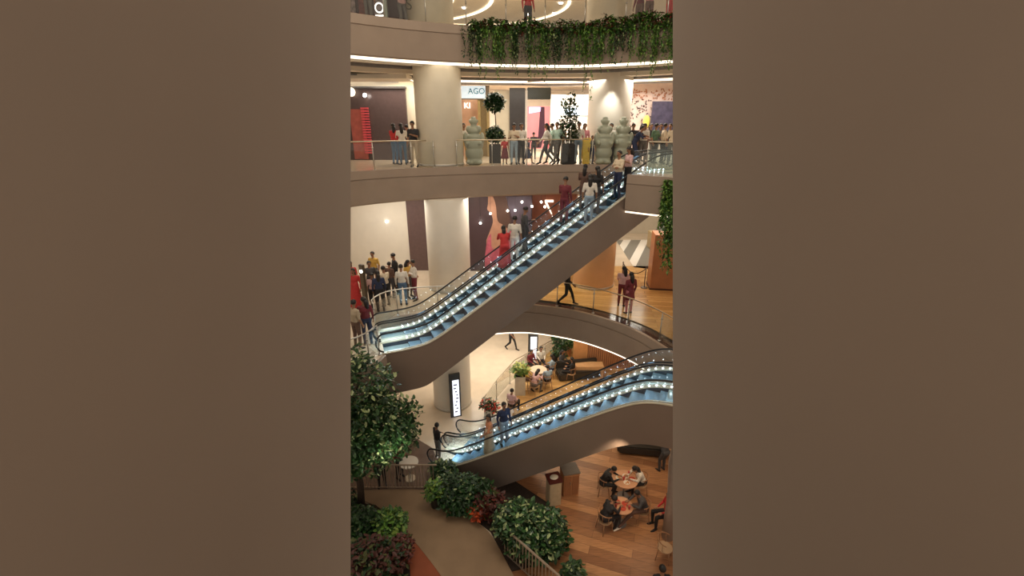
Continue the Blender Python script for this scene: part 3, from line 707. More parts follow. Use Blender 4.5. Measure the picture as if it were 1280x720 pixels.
def plant(name, px, py, z, label, blobs, n, size, mats, cat='plant', pot=None, stem=None, weights=(5, 4, 1), group=None, Y=None):
    if Y is None: x, y = onz(px, py, z)
    else: x, y = atx(px, Y, z), Y
    root = empty(name, (x, y, z), 0, label, cat, group)
    leaf_mesh('foliage', blob_pts(blobs, n), size, mats, root, weights=weights)
    bm = bmesh.new()
    for b in (stem or [((0, 0, 0), (blobs[0][0], blobs[0][1], blobs[0][2]), .03)]):
        a_, c_, rr = b; a_ = Vector(a_); c_ = Vector(c_); m_ = (a_+c_)/2+Vector((.05, .02, 0))
        tube(bm, [a_, m_, c_], [rr, rr*.8, rr*.5], 7)
    finish(bm, 'stem', BARK, root, True)
    if pot:
        kind, pw, ph, pm = pot; bm = bmesh.new()
        if kind == 'round': cyl(bm, (0, 0, ph/2), pw*.38, pw*.5, ph, 24); cyl(bm, (0, 0, ph-.02), pw*.54, pw*.54, .05, 24); 
        else: box(bm, (0, 0, ph/2), (pw, pw, ph), 0, 0, .015); box(bm, (0, 0, ph+.01), (pw*.9, pw*.9, .02), 0, 1)
        finish(bm, 'pot', [pm, SOIL], root)
    return root
# big tree left
tx, ty = -5.05, 11.6
root = empty('indoor_tree', (tx, ty, Z0), 0, 'big leafy indoor tree filling the left side below the escalator foot', 'tree')
bl = [(-.4, .3, 4.6, 1.5, 1.3, 1.0), (.55, -.1, 4.9, 1.05, 1.0, .95), (-.2, -.2, 3.6, 1.9, 1.6, 1.25), (.95, -.1, 3.7, 1.15, 1.1, 1.0), (1.25, 0, 3.15, 1.0, .9, .75), (.4, -.2, 2.7, 1.1, 1.0, .7), (-.5, 0, 2.4, 1.1, 1.2, .8), (1.75, .1, 3.9, .55, .5, .45), (.1, 0, 5.7, .8, .7, .5)]
leaf_mesh('crown', blob_pts(bl, 13000, .5), .165, LEAFB, root, weights=(5, 5, 2.0))
bm = bmesh.new(); tube(bm, [(0, 0, 0), (.08, .02, 1.2), (0, 0, 2.4), (.1, 0, 3.6), (0, 0, 4.9)], [.13, .11, .10, .08, .03], 10)
for b in bl: tube(bm, [(.04, 0, b[2]-.9), (b[0]*.5, b[1]*.5, b[2]-.4), (b[0]*.9, b[1]*.9, b[2]+.1)], [.05, .035, .012], 6)
finish(bm, 'trunk', BARK, root, True)
# shrubs
plant('shrub', 660, 690, Z0+.05, 'large glossy light-topped shrub behind the metal fence at bottom centre', [(-.25, .25, .95, .8, .7, .65), (.45, .2, .75, .75, .65, .6), (.2, -.1, .55, .9, .6, .5), (.95, .1, .5, .35, .4, .45)], 3400, .17, LEAFB, weights=(5, 5, 2.2))
plant('shrub', 715, 722, Z0+.01, 'small green plant at the bottom edge beside the wooden deck', [(0, 0, .25, .33, .3, .25)], 300, .17, LEAFB, weights=(5, 4, 1))
plant('shrub', 582, 634, Z0+.05, 'broad dark green shrub beside the foot of the lower escalator', [(-.35, .2, .6, .75, .55, .5), (.3, .1, .6, .7, .55, .5), (0, -.1, .35, .9, .5, .35)], 2300, .16, LEAFB, weights=(6, 5, .5))
plant('shrub', 530, 612, Z0+.02, 'leafy bush growing through the end of the left fence', [(.45, .6, .38, .35, .35, .3), (.75, .5, .42, .4, .4, .3)], 600, .18, LEAFB, weights=(5, 5, 1))
plant('potted_plant', 545, 632, Z0+.03, 'small plant with pale leaves in a black pot on the path', [(0, 0, .70, .33, .33, .28)], 300, .17, LEAF, pot=('round', .42, .45, POTB), weights=(3, 4, 3))
plant('shrub', 598, 650, Z0+.05, 'low plant with bright red-orange leaves at the path edge', [(0, .1, .3, .3, .28, .25)], 200, .19, [mat('leaf_flame', (.55, .08, .02), .5), mat('leaf_flame_dark', (.25, .05, .02), .5), LEAF[0]], weights=(6, 3, 1))
plant('shrub', 612, 655, Z0+.05, 'dark maroon shrub between the green bushes under the escalator', [(0, .4, .45, .55, .5, .45)], 600, .16, LEAFR, weights=(6, 2, 1))
plant('shrub', 455, 668, Z0+.06, 'tall deep green bush at the lower left under the tree', [(-.2, .0, .50, .75, .6, .45), (.1, 0, .3, .7, .6, .3)], 1300, .21, LEAFB, weights=(6, 5, .6))
plant('shrub', 488, 680, Z0+.06, 'green bush with light leaf tips along the left of the path', [(0, .25, .55, .5, .55, .45), (.15, -.3, .5, .4, .4, .4)], 1000, .17, LEAF, weights=(5, 4, 2))
plant('shrub', 505, 712, Z0+.06, 'reddish bush at the inner edge of the terracotta path', [(-.05, .2, .5, .3, .5, .4)], 600, .13, LEAFR, weights=(3, 5, 2))
plant('shrub', 462, 735, Z0+.06, 'big brownish shrub in the bottom left corner', [(0, .2, .75, .95, .7, .6), (.3, .1, .4, .7, .5, .35)], 1900, .17, [LEAFR[0], LEAFB[0], LEAFR[2]], weights=(5, 3, 3))
plant('shrub', 425, 640, Z0+.06, 'green shrub under the tree at the left end of the fence', [(-.1, 0, .42, .75, .6, .42)], 800, .16, LEAFB, weights=(5, 5, 1))
# potted trees on the middle gallery
plant('topiary_tree', 619, 0, Z2, 'topiary tree with round crown in a black pot, middle gallery', [(0, 0, 2.6, .43, .42, .40), (0, 0, 1.25, .42, .38, .35)], 2200, .14, LEAFB, Y=21.3, pot=('square', .52, .8, POTB), stem=[((0, 0, .7), (0, 0, 2.6), .03)], cat='tree', weights=(6, 3, 0.3))
plant('ficus_tree', 709, 0, Z2, 'tall bushy ficus in a square black pot, middle gallery', [(0, 0, 1.35, .5, .42, .45), (0, 0, 1.85, .42, .38, .42), (.05, 0, 2.35, .34, .3, .4), (-.15, 0, 2.5, .25, .2, .25), (.1, 0, 2.75, .2, .2, .25)], 1100, .14, [LEAFB[0], LEAFR[2], LEAFB[1]], Y=20.5, pot=('square', .56, .85, POTB), stem=[((0, 0, .8), (0, 0, 2.7), .035)], cat='tree', weights=(5, 3, 3))
# ground level potted plants
plant('potted_plant', 650, 492, Z0, 'yellow-green plant in tall white planter by the seating area', [(0, 0, 1.35, .42, .35, .32)], 350, .17, [LEAF[1], LEAF[2], mat('leaf_lime', (.45, .45, .10), .5)], pot=('square', .5, 1.05, POTW), weights=(2, 4, 3))
plant('potted_plant', 612, 520, Z0, 'red-flowered plant at the rail near the lower escalator', [(-.1, 0, .65, .35, .3, .28), (.1, 0, .5, .35, .3, .25)], 320, .15, [LEAFB[0], mat('petal_red', (.7, .08, .04), .5), LEAF[0]], pot=('round', .45, .4, POTW), weights=(4, 3, 2))
plant('potted_plant', 697, 456, Z0, 'tall dark plant beside the slat screen', [(0, 0, 1.7, .5, .4, .5), (.1, 0, .9, .45, .4, .5)], 600, .18, LEAFB, pot=('square', .5, .6, POTB), weights=(6, 3, 1))
plant('potted_plant', 709, 445, Z0, 'small green plant in an orange bowl above the dark seating', [(0, 0, .85, .4, .3, .25)], 250, .16, LEAF, pot=('round', .5, .6, mat('orange_pot', (.6, .28, .12), .5)), weights=(4, 4, 1))

# ------------------------------------------------------------------ fences
def fence(p0, p1, z, label, h=1.05, gap=.125, posts=4):
    a = Vector(p0); b = Vector(p1); L = (b-a).length
    root = empty('metal_fence', (a.x, a.y, z), math.atan2(b.y-a.y, b.x-a.x), label, 'fence')
    mt = mat('fence_metal', (.42, .33, .25), .4, .4)
    for k in range(int(L/gap)+1):
        bm = bmesh.new(); box(bm, (k*gap, 0, h/2), (.022, .030, h-.06)); finish(bm, 'bar', mt, root)
    bm = bmesh.new(); box(bm, (L/2, 0, h), (L+.06, .06, .045), bev=.01); finish(bm, 'top_rail', mt, root)
    bm = bmesh.new(); box(bm, (L/2, 0, .06), (L, .035, .035)); finish(bm, 'bottom_rail', mt, root)
fence((atx(425, 12.62, Z0), 12.62), (atx(545, 12.62, Z0)+.05, 12.62), Z0, 'metal bar fence at the end of the path under the tree')
zf = Z0+1.05
fence(onz(631, 660, zf), onz(699, 720, zf), Z0, 'metal bar fence running diagonally at the bottom centre before the big shrub')

# ------------------------------------------------------------------ statues
def statue(px, Y, label, arms=False):
    bm = bmesh.new()
    for z, rx, rz in ((.16, .33, .20), (.48, .37, .36), (.86, .39, .34), (1.12, .33, .16), (1.36, .26, .19), (1.56, .13, .12), (1.73, .165, .15), (1.88, .11, .05)):
        sph(bm, (0, 0, z), (rx, rx*.8, rz), 24)
    for sx in (-1, 1):
        sph(bm, (sx*.20, -.04, 1.44), (.12, .13, .14), 14); sph(bm, (sx*.34, -.08, 1.08), (.10, .12, .24), 14); sph(bm, (sx*.26, -.24, .88), (.09, .12, .09), 12); sph(bm, (sx*.16, 0, 1.76), (.04, .04, .06), 10)
        sph(bm, (sx*.17, -.12, .1), (.16, .24, .10), 14)
    me = bpy.data.meshes.new('statue'); bm.to_mesh(me); bm.free(); me.materials.append(STATUE)
    o = bpy.data.objects.new('tmp', me); COL.objects.link(o)
    m = o.modifiers.new('r', 'REMESH'); m.mode = 'VOXEL'; m.voxel_size = .025; m.use_smooth_shade = True
    me2 = bpy.data.meshes.new_from_object(o.evaluated_get(bpy.context.evaluated_depsgraph_get())); bpy.data.objects.remove(o)
    me2.name = 'statue'
    q = link('stacked_statue', me2, None, (atx(px, Y, 1), Y, Z2)); q.scale = (1.05, 1.05, 1.02)
    tag(q, label, 'statue')
statue(592.5, 20.3, 'pale stacked-roll figure statue just right of the big cream column')
statue(755, 20.7, 'pale stacked-roll figure statue in front of the column with the light spot')
statue(778, 20.9, 'pale statue partly hidden beside the escalator top')
bm = bmesh.new(); box(bm, (0, 0, .55), (.34, .12, 1.1), bev=.02); tag(finish(bm, 'yellow_panel', mat('yellow_plastic', (.80, .55, .08), .5), None, False, (atx(733, 20.6, .5), 20.6, Z2)), 'upright yellow panel behind the glass rail', 'sign')

# ------------------------------------------------------------------ people
ZONES = ['skin', 'shirt', 'sleeve', 'trousers', 'shin', 'shoe', 'dark']
def make_body(name, P):
    g = lambda k, d: Vector(P.get(k, d))
    pel = g('pel', (0, 0, .93)); che = g('che', (0, .01, 1.25)); nek = g('nek', (0, .01, 1.43)); hed = g('hed', (0, -.02, 1.58))
    tdir = (nek-pel).normalized()
    caps = []   # (p0, p1, r0, r1, zone)
    def cap(a, b, r0, r1, z): caps.append((Vector(a), Vector(b), r0, r1, z))
    side = Vector((1, 0, 0)); fwd = side.cross(tdir)*-1 if False else Vector((0, -1, 0))
    cap(pel+side*.06, pel-side*.06, .115, .115, 3)
    cap(pel+tdir*.10+side*.055, pel+tdir*.10-side*.055, .11, .11, 1)
    cap(pel+tdir*.12, che, .125, .135, 1)
    cap(che+side*.075, che-side*.075, .115, .115, 1)
    cap(che+tdir*.08+side*.11, che+tdir*.08-side*.11, .085, .085, 1)
    cap(nek-tdir*.06+side*.10, nek-tdir*.06-side*.10, .055, .055, 1)
    cap(nek-tdir*.04, hed-Vector((0, 0, .03)), .052, .050, 0)
    # head: skull, jaw, nose, ears, eyes, mouth
    tw = P.get('turn', 0); hx = Vector((math.cos(tw), math.sin(tw), 0)); hf = Vector((math.sin(tw), -math.cos(tw), 0))
    if P.get('nod'): hf = (hf+Vector((0, 0, -P['nod']))).normalized()
    hu = hx.cross(hf)*-1
    if hu.z < 0: hu = -hu
    cap(hed+hu*.03-hf*.012, hed+hu*.03+hf*.012, .086, .082, 0)
    cap(hed+hf*.02, hed-hu*.055+hf*.035, .070, .042, 0)
    cap(hed+hf*.088+hu*.012, hed+hf*.106-hu*.018, .010, .015, 0)
    for s in (-1, 1):
        cap(hed+hx*s*.083+hu*.012, hed+hx*s*.084-hu*.018, .016, .012, 0)
        cap(hed+hf*.083+hx*s*.032+hu*.022, hed+hf*.084+hx*s*.034+hu*.022, .011, .011, 6)
    cap(hed+hf*.077-hu*.045+hx*.018, hed+hf*.077-hu*.045-hx*.018, .009, .009, 6)
    for s, k in ((1, 'L'), (-1, 'R')):
        sh = g('sh'+k, (nek+side*s*.175-tdir*.065)); el = g('el'+k, (s*.23, .03, 1.12)); wr = g('wr'+k, (s*.24, -.06, .88))
        cap(sh, el, .056, .044, 1); cap(el, el.lerp(wr, .5), .042, .037, 2); cap(el.lerp(wr, .5), wr, .037, .027, 2 if not P.get('bare') else 0)
        d = g('hd'+k, (wr-el)).normalized()
        w = Vector((0, -1, 0)) if abs(d.z) > .6 else Vector((1, 0, 0)); w = (w-d*w.dot(d)).normalized(); inn = d.cross(w)
        if inn.dot(Vector((-s, 0, -.3))) < 0: inn = -inn
        cap(wr+d*.02+w*.015, wr+d*.085+w*.022, .020, .019, 0); cap(wr+d*.02-w*.015, wr+d*.085-w*.024, .020, .017, 0)
        for j, (o_, ln) in enumerate(((.034, .066), (.011, .074), (-.012, .069), (-.034, .054))):
            b0 = wr+d*.09+w*o_; b1 = b0+d*ln*.5+inn*ln*.12; b2 = b1+d*ln*.32+inn*ln*.38
            cap(b0, b1, .0098, .0092, 0); cap(b1, b2, .0092, .008, 0)
        t0 = wr+d*.03+w*.03; t1 = t0+w*.030+d*.030+inn*.01; cap(t0, t1, .013, .011, 0); cap(t1, t1+d*.032+inn*.008, .011, .009, 0)
        hp = pel+side*s*.085-Vector((0, 0, .03)); kn = g('kn'+k, (s*.10, -.02, .50)); an = g('an'+k, (s*.105, .02, .09)); td = g('td'+k, (s*.15, -1, -.25)).normalized()
        cap(hp, kn, .092, .062, 3); cap(kn, kn.lerp(an, .35), .060, .060, 4); cap(kn.lerp(an, .35), an, .058, .040, 4)
        cap(an-Vector((0, 0, .03))-td*.03, an-Vector((0, 0, .045))+td*.13, .042, .036, 5); cap(an-Vector((0, 0, .045))+td*.13, an-Vector((0, 0, .05))+td*.17, .036, .028, 5)
    bm = bmesh.new()
    for a, b, r0, r1, z in caps:
        d = b-a; L = max(d.length, 1e-4); q = Vector((0, 0, 1)).rotation_difference(d/L).to_matrix().to_4x4()
        n = 12 if r0 > .02 else 8
        sg = []
        rings = []
        prof = [(-r0*.999, .02*r0), (-r0*.7, r0*.714), (0, r0), (L, r1), (L+r1*.7, r1*.714), (L+r1*.999, .02*r1)]
        M = Matrix.Translation(a) @ q
        for zz, rr in prof: rings.append([bm.verts.new(M @ Vector((math.cos(6.28318*i/n)*rr, math.sin(6.28318*i/n)*rr, zz))) for i in range(n)])
        for i in range(len(rings)-1):
            for j in range(n): bm.faces.new((rings[i][j], rings[i][(j+1) % n], rings[i+1][(j+1) % n], rings[i+1][j]))
        bm.faces.new(rings[0][::-1]); bm.faces.new(rings[-1])
    me = bpy.data.meshes.new('b'); bm.to_mesh(me); bm.free()
    o = bpy.data.objects.new('tmp', me); COL.objects.link(o)
    m = o.modifiers.new('r', 'REMESH'); m.mode = 'VOXEL'; m.voxel_size = .0125; m.use_smooth_shade = True
    s_ = o.modifiers.new('s', 'SMOOTH'); s_.factor = .5; s_.iterations = 2
    me2 = bpy.data.meshes.new_from_object(o.evaluated_get(bpy.context.evaluated_depsgraph_get())); bpy.data.objects.remove(o)
    me2.name = 'body_'+name
    n = len(me2.polygons); C = np.empty(n*3); me2.polygons.foreach_get('center', C); C = C.reshape(n, 3)
    best = np.full(n, 1e9); zi = np.zeros(n, int)
    for a, b, r0, r1, z in caps:
        a = np.array(a); b = np.array(b); d = b-a; L2 = max(float(d@d), 1e-9)
        t = np.clip(((C-a)@d)/L2, 0, 1); q = np.linalg.norm(C-(a+t[:, None]*d), axis=1)-(r0+(r1-r0)*t)
        if z == 6: q -= .004
        k = q < best; best[k] = q[k]; zi[k] = z
    for i in range(7): me2.materials.append(SKIN[0])
    me2.polygons.foreach_set('material_index', zi.tolist()); me2.polygons.foreach_set('use_smooth', [True]*n)
    me2['hed'] = list(hed); me2['turn'] = tw
    # hair meshes
    def hair(long):
        bm = bmesh.new(); rings = []
        nu, nv = 20, 10
        for i in range(nv+1):
            ph = math.pi*.60*i/nv if not long else math.pi*.62*i/nv
            ring = []
            for j in range(nu):
                th = 2*math.pi*j/nu; front = max(0, math.cos(th))  # th=0 is front
                p = ph*(1-.45*front)
                rx, ry, rz = .091, .100, .106
                v = hed+hu*.030+hx*math.sin(p)*math.sin(th)*rx+hf*(math.sin(p)*math.cos(th)*ry-.006)+hu*math.cos(p)*rz
                ring.append(bm.verts.new(v))
            rings.append(ring)
        for i in range(nv):
            for j in range(nu): bm.faces.new((rings[i][j], rings[i+1][j], rings[i+1][(j+1) % nu], rings[i][(j+1) % nu]))
        bmesh.ops.remove_doubles(bm, verts=bm.verts[:], dist=.0005)
        bmesh.ops.recalc_face_normals(bm, faces=bm.faces[:])
        bmesh.ops.solidify(bm, geom=bm.faces[:], thickness=.007)
        if long:
            b0 = hed-hf*.065+hu*.02; tube(bm, [b0, b0-hf*.03-hu*.10, b0-hf*.05-hu*.20-Vector((0, 0, .06)), b0-hf*.045-Vector((0, 0, .38))], [.070, .078, .068, .020], 12)
        mh = bpy.data.meshes.new('hair'); bm.normal_update(); bm.to_mesh(mh); bm.free(); mh.materials.append(HAIR)
        mh.polygons.foreach_set('use_smooth', [True]*len(mh.polygons)); return mh
    return me2, hair(False), hair(True)
POSES = {
 'stand': {},
 'phone': dict(elL=(.21, -.06, 1.13), wrL=(.06, -.27, 1.20), nod=.4),
 'hips': dict(elL=(.33, .06, 1.15), wrL=(.16, -.03, 1.00), anL=(.16, -.02, .09), knL=(.14, -.04, .5)),
 'cross': dict(elL=(.22, -.08, 1.14), wrL=(-.02, -.19, 1.17), elR=(-.22, -.08, 1.14), wrR=(.03, -.21, 1.13), hdL=(-1, 0, .1), hdR=(1, 0, .1)),
 'walk': dict(knL=(.09, -.19, .52), anL=(.09, -.30, .11), knR=(-.09, .02, .49), anR=(-.09, .33, .17), elL=(.23, .15, 1.14), wrL=(.22, .12, .90), elR=(-.23, -.08, 1.13), wrR=(-.2, -.25, .95), tdR=(0, -1, -.8)),
 'rail': dict(elL=(.22, -.12, 1.14), wrL=(.24, -.36, 1.06), hdL=(0, -1, -.1), turn=.5),
 'lean': dict(pel=(0, .12, .92), che=(0, -.04, 1.20), nek=(0, -.13, 1.36), hed=(0, -.20, 1.49), elL=(.20, -.30, 1.10), wrL=(.12, -.46, 1.08), elR=(-.20, -.30, 1.10), wrR=(-.12, -.46, 1.08), hdL=(0, -1, 0), hdR=(0, -1, 0)),
 'turnl': dict(turn=.9, elL=(.22, -.10, 1.12), wrL=(.18, -.28, 1.02)),
 'sit': dict(pel=(0, .06, .56), che=(0, .06, .88), nek=(0, .04, 1.06), hed=(0, .0, 1.21), knL=(.13, -.40, .54), anL=(.13, -.38, .09), knR=(-.13, -.40, .54), anR=(-.13, -.36, .09), elL=(.22, .0, .80), wrL=(.13, -.24, .70), elR=(-.22, .0, .80), wrR=(-.13, -.24, .70), hdL=(0, -1, 0), hdR=(0, -1, 0)),
 'sitlean': dict(pel=(0, .08, .56), che=(0, -.08, .84), nek=(0, -.20, .99), hed=(0, -.28, 1.11), nod=.5, knL=(.14, -.38, .54), anL=(.14, -.34, .09), knR=(-.14, -.38, .54), anR=(-.14, -.30, .09), elL=(.25, -.26, .80), wrL=(.10, -.46, .80), elR=(-.25, -.26, .80), wrR=(-.10, -.46, .80), hdL=(-.3, -1, 0), hdR=(.3, -1, 0)),
 'sitleg': dict(pel=(0, .08, .56), che=(0, -.06, .84), nek=(0, -.16, 1.00), hed=(0, -.23, 1.13), nod=.4, knL=(.16, -.40, .56), anL=(.24, -.82, .12), knR=(-.14, -.38, .54), anR=(-.14, -.30, .09), elL=(.24, -.22, .80), wrL=(.10, -.42, .80), elR=(-.24, -.22, .80), wrR=(-.10, -.42, .80), hdL=(-.3, -1, 0), hdR=(.3, -1, 0)),
}
BOD = {k: make_body(k, v) for k, v in POSES.items()}
def skirt_mesh(pose, top=1.0, bot=.35, r0=.15, r1=.27):
    bm = bmesh.new(); n = 24; rings = []
    for i in range(7):
        t = i/6; z = top+(bot-top)*t; r = r0+(r1-r0)*t
        rings.append([bm.verts.new((math.cos(a)*r*(1+.06*math.sin(a*7)*t), math.sin(a)*r*.85*(1+.06*math.sin(a*7)*t), z)) for a in [6.28318*k/n for k in range(n)]])
    for i in range(6):
        for j in range(n): bm.faces.new((rings[i][j], rings[i+1][j], rings[i+1][(j+1) % n], rings[i][(j+1) % n]))
    bmesh.ops.recalc_face_normals(bm, faces=bm.faces[:]); bmesh.ops.solidify(bm, geom=bm.faces[:], thickness=.01)
    me = bpy.data.meshes.new('skirt'); bm.normal_update(); bm.to_mesh(me); bm.free()
    me.polygons.foreach_set('use_smooth', [True]*len(me.polygons)); return me
SK = {'skirt': skirt_mesh(0), 'gown': skirt_mesh(0, 1.18, .12, .135, .26), 'kurta': skirt_mesh(0, 1.05, .62, .14, .21)}
C = dict(k=(.015, .014, .016), w=(.75, .70, .62), r=(.50, .03, .03), n=(.02, .03, .08), b=(.08, .16, .28), g=(.14, .13, .12), t=(.45, .36, .25), m=(.16, .02, .03), y=(.65, .40, .08),
         mint=(.45, .62, .52), o=(.65, .28, .14), p=(.55, .20, .22), lb=(.30, .40, .50), br=(.13, .07, .05), c=(.70, .58, .42), gr=(.12, .22, .14), pk=(.70, .45, .45), dg=(.06, .06, .065))
def person(x, y, z, face, pose, shirt, trou, label, long=False, sleeve=None, shin=None, shoe='k', sk=0, h=1.70, dress=None, group=None):
    """face: heading in degrees, 0 looks at the camera, 90 looks right"""
    body, hs, hl = BOD[pose]
    root = empty('person', (x, y, z), R(face), label, 'person', group)
    f = h/1.70; root.scale = (f, f, f)
    o = link('body', body, root)
    cols = [SKIN[sk], paint(C[shirt]), paint(C[sleeve]) if sleeve else SKIN[sk], paint(C[trou]), paint(C[shin or trou]) if shin != 'skin' else SKIN[sk], paint(C[shoe]), HAIR]
    for i, m in enumerate(cols): o.material_slots[i].link = 'OBJECT'; o.material_slots[i].material = m
    link('hair', hl if long else hs, root)
    if dress:
        q = link('skirt', SK[dress], root); 
        if not q.data.materials: q.data.materials.append(CREAM)
        q.material_slots[0].link = 'OBJECT'; q.material_slots[0].material = paint(C[trou if dress != 'kurta' else shirt])
    return root
def at2(px, Y, *a, **k): return person(atx(px, Y, .8), Y, Z2, *a, **k)
def at1(px, Y, *a, **k): return person(atx(px, Y, Z1+.8), Y, Z1, *a, **k)
# middle gallery
at2(493, 20.3, 150, 'turnl', 'r', 'b', 'person in a red top and blue jeans turned away at the gallery rail', long=True, sleeve='r')
at2(503, 20.2, 200, 'cross', 'w', 'b', 'person in a white top and jeans beside the one in red', long=True)
at2(510, 21.0, 230, 'stand', 'dg', 'g', 'person in dark grey half hidden behind the white top', h=1.65)
at2(517.5, 19.25, -10, 'phone', 'k', 't', 'bearded person in black t-shirt and khaki trousers leaning by the big column', h=1.78)
at2(580, 20.95, 20, 'stand', 'w', 'y', 'person in white and yellow half hidden by the left stacked statue', long=True)
at2(631, 20.6, 10, 'stand', 'r', 'm', 'child in a red dress by the topiary tree', h=1.15, dress='skirt', shin='skin', long=True)
at2(642.5, 20.5, 0, 'phone', 'c', 'lb', 'person in a cream top and light blue jeans by the topiary', long=True)
at2(651.5, 20.7, 20, 'stand', 'w', 'k', 'person in a white shirt and black trousers near the kiosk', sleeve='w')
at2(660, 20.9, 60, 'walk', 'n', 'n', 'child in navy blue before the pink poster', h=1.1, shin='skin', dress='skirt')
at2(667, 23.6, 180, 'stand', 'k', 'k', 'small dark figure standing right before the pink poster', h=1.3)
at2(683, 20.6, -80, 'walk', 'w', 'dg', 'person in white walking left past the kiosk', sleeve='w', long=True)
at2(690, 21.0, -70, 'walk', 'mint', 'g', 'person in a mint shirt walking beside the one in white', sleeve='mint')
at2(696, 20.4, -40, 'walk', 'mint', 'g', 'tall person in pale green nearest the ficus pot', h=1.75)
at2(701, 21.3, 10, 'stand', 'o', 'g', 'person in orange behind the ficus tree', long=True)
at2(716, 21.4, 30, 'cross', 'w', 'g', 'person in white with grey skirt right of the ficus', dress='skirt', shin='skin', long=True)
at2(723, 20.9, -20, 'stand', 'w', 'lb', 'person in a white shirt and pale jeans near the yellow panel', h=1.75, sleeve='w')
at2(730, 21.6, 10, 'stand', 'p', 'y', 'person in pink behind the yellow panel', long=True)
at2(740, 20.6, 10, 'stand', 'g', 'n', 'child in grey left of the right-hand statue', h=1.2)
at2(763, 20.95, -30, 'stand', 'w', 'dg', 'dark-haired person in white between the two right statues')
cr = [(790, 21.6, 'k', 'k', 0, 'phone', 'dark-haired person in black nearest the column in the far right crowd'), (796, 20.6, 'n', 'n', 60, 'lean', 'person in navy leaning forward at the top of the escalator'),
      (801, 22.4, 'br', 'k', 20, 'stand', 'person in brown behind the one in navy'), (804, 20.9, 'w', 'g', -20, 'phone', 'person in a white top in the far right crowd'),
      (812, 23.2, 'k', 'br', 10, 'stand', 'person in black before the yellow figure'), (818, 21.2, 'gr', 'k', 40, 'turnl', 'person in dark green in the far right crowd'),
      (824, 22.6, 'dg', 'g', -10, 'hips', 'person in charcoal with hand on hip in the far right crowd'), (829, 21.0, 'c', 'k', 90, 'stand', 'person in beige facing right in the far right crowd'),
      (836, 22.2, 'k', 'n', -40, 'stand', 'person in black by the right edge of the gallery'), (840, 20.0, 'c', 'g', 170, 'stand', 'person in pale clothes cut by the right edge of the gallery')]
for px, Y, s, t, a, po, lb in cr: at2(px, Y, a, po, s, t, lb, long=random.random() < .4, sleeve=s if random.random() < .4 else None)
# top balcony
person(atx(660, 20.6, 6), 20.6, Z3, 20, 'stand', 'r', 'k', 'person in a red top behind the top balcony planter', sleeve='r', long=True)
person(atx(800, 20.3, 6), 20.3, Z3, -40, 'phone', 'm', 'br', 'person in maroon above the right end of the balcony planter', long=True, sleeve='m')
person(atx(812, 19.9, 6), 19.9, Z3, 10, 'cross', 'p', 'br', 'person in patterned pink beside the one in maroon, top balcony', long=True)
person(atx(838, 19.4, 6), 19.4, Z3, 30, 'stand', 'r', 'r', 'person in bright red at the right edge of the top balcony', long=True, sleeve='r')
person(atx(458, 18.9, 6), 19.0, Z3, 160, 'stand', 'br', 'g', 'person in brown behind the glass of the top balcony, far left')
person(atx(503, 19.9, 6), 19.9, Z3, 30, 'lean', 'pk', 'g', 'person in pale pink by the mullion of the top shop', long=True)
# lower level crowd at left
lo = [(444, 16.6, 'r', 'r', 0, 'stand', 'person in a bright red dress at the far left edge', dict(long=True, sleeve='r', dress='gown')), (440, 17.6, 'r', 'n', 20, 'cross', 'person in red half cut by the left edge', dict(long=True)),
      (463.5, 17.6, 'dg', 'k', 30, 'stand', 'dark-shirted person left of the crowd beside the tall totem', {}), (466.5, 16.5, 'pk', 'k', 10, 'phone', 'person in a pale pink top just right of the tall totem', dict(long=True, h=1.55)),
      (468, 18.9, 'y', 'g', -10, 'stand', 'bearded person in ochre at the back of the crowd', dict(h=1.75)), (474.5, 16.3, 'n', 'k', 200, 'stand', 'person in navy seen from behind in the left crowd', dict(long=True, sleeve='n')),
      (481.5, 16.9, 'c', 'k', 230, 'cross', 'person in a cream shirt seen from behind in the left crowd', dict(sleeve='c')), (494.5, 18.3, 'k', 'k', -60, 'phone', 'tall slim person all in black before the white wall', dict(h=1.84, sleeve='k')),
      (503, 17.0, 'w', 'b', 190, 'stand', 'person in a white striped top and jeans seen from behind', dict(long=False, sleeve='w', h=1.74)), (511, 17.9, 'y', 'g', 60, 'turnl', 'person in a mustard top beside the striped top', dict(long=True, h=1.66)),
      (518, 17.6, 'w', 'm', -60, 'cross', 'person in white top and maroon trousers at the right end of the left crowd', dict(sleeve='w', h=1.75)), (488, 17.8, 'br', 'dg', 160, 'stand', 'person in brown in the middle of the left crowd', dict(h=1.6))]
for px, Y, s, t, a, po, lb, kw in lo: at1(px, Y, a, po, s, t, lb, **kw)
at1(445, 13.2, 150, 'hips', 't', 'br', 'person in a tan shirt seen from behind at the near left landing', h=1.72)
at1(457.5, 13.5, 200, 'turnl', 'm', 'n', 'person in a maroon top and navy trousers beside the one in tan', long=True, sleeve='m')
# lower level right
x, y = onz(708, 381, Z1); person(x, y, Z1, 80, 'walk', 'k', 'k', 'person in black walking on the golden floor beside the escalator', sleeve='k')
x, y = onz(776, 383, Z1); person(x, y, Z1, 160, 'turnl', 'pk', 'm', 'long-haired person in pale pink with dark trousers near the rope barrier', long=True, sleeve='pk')
x, y = onz(785, 392, Z1); person(x, y, Z1, 200, 'stand', 'm', 'p', 'person in a maroon kurta and printed trousers near the rope barrier', dress='kurta', long=True, sleeve='m')
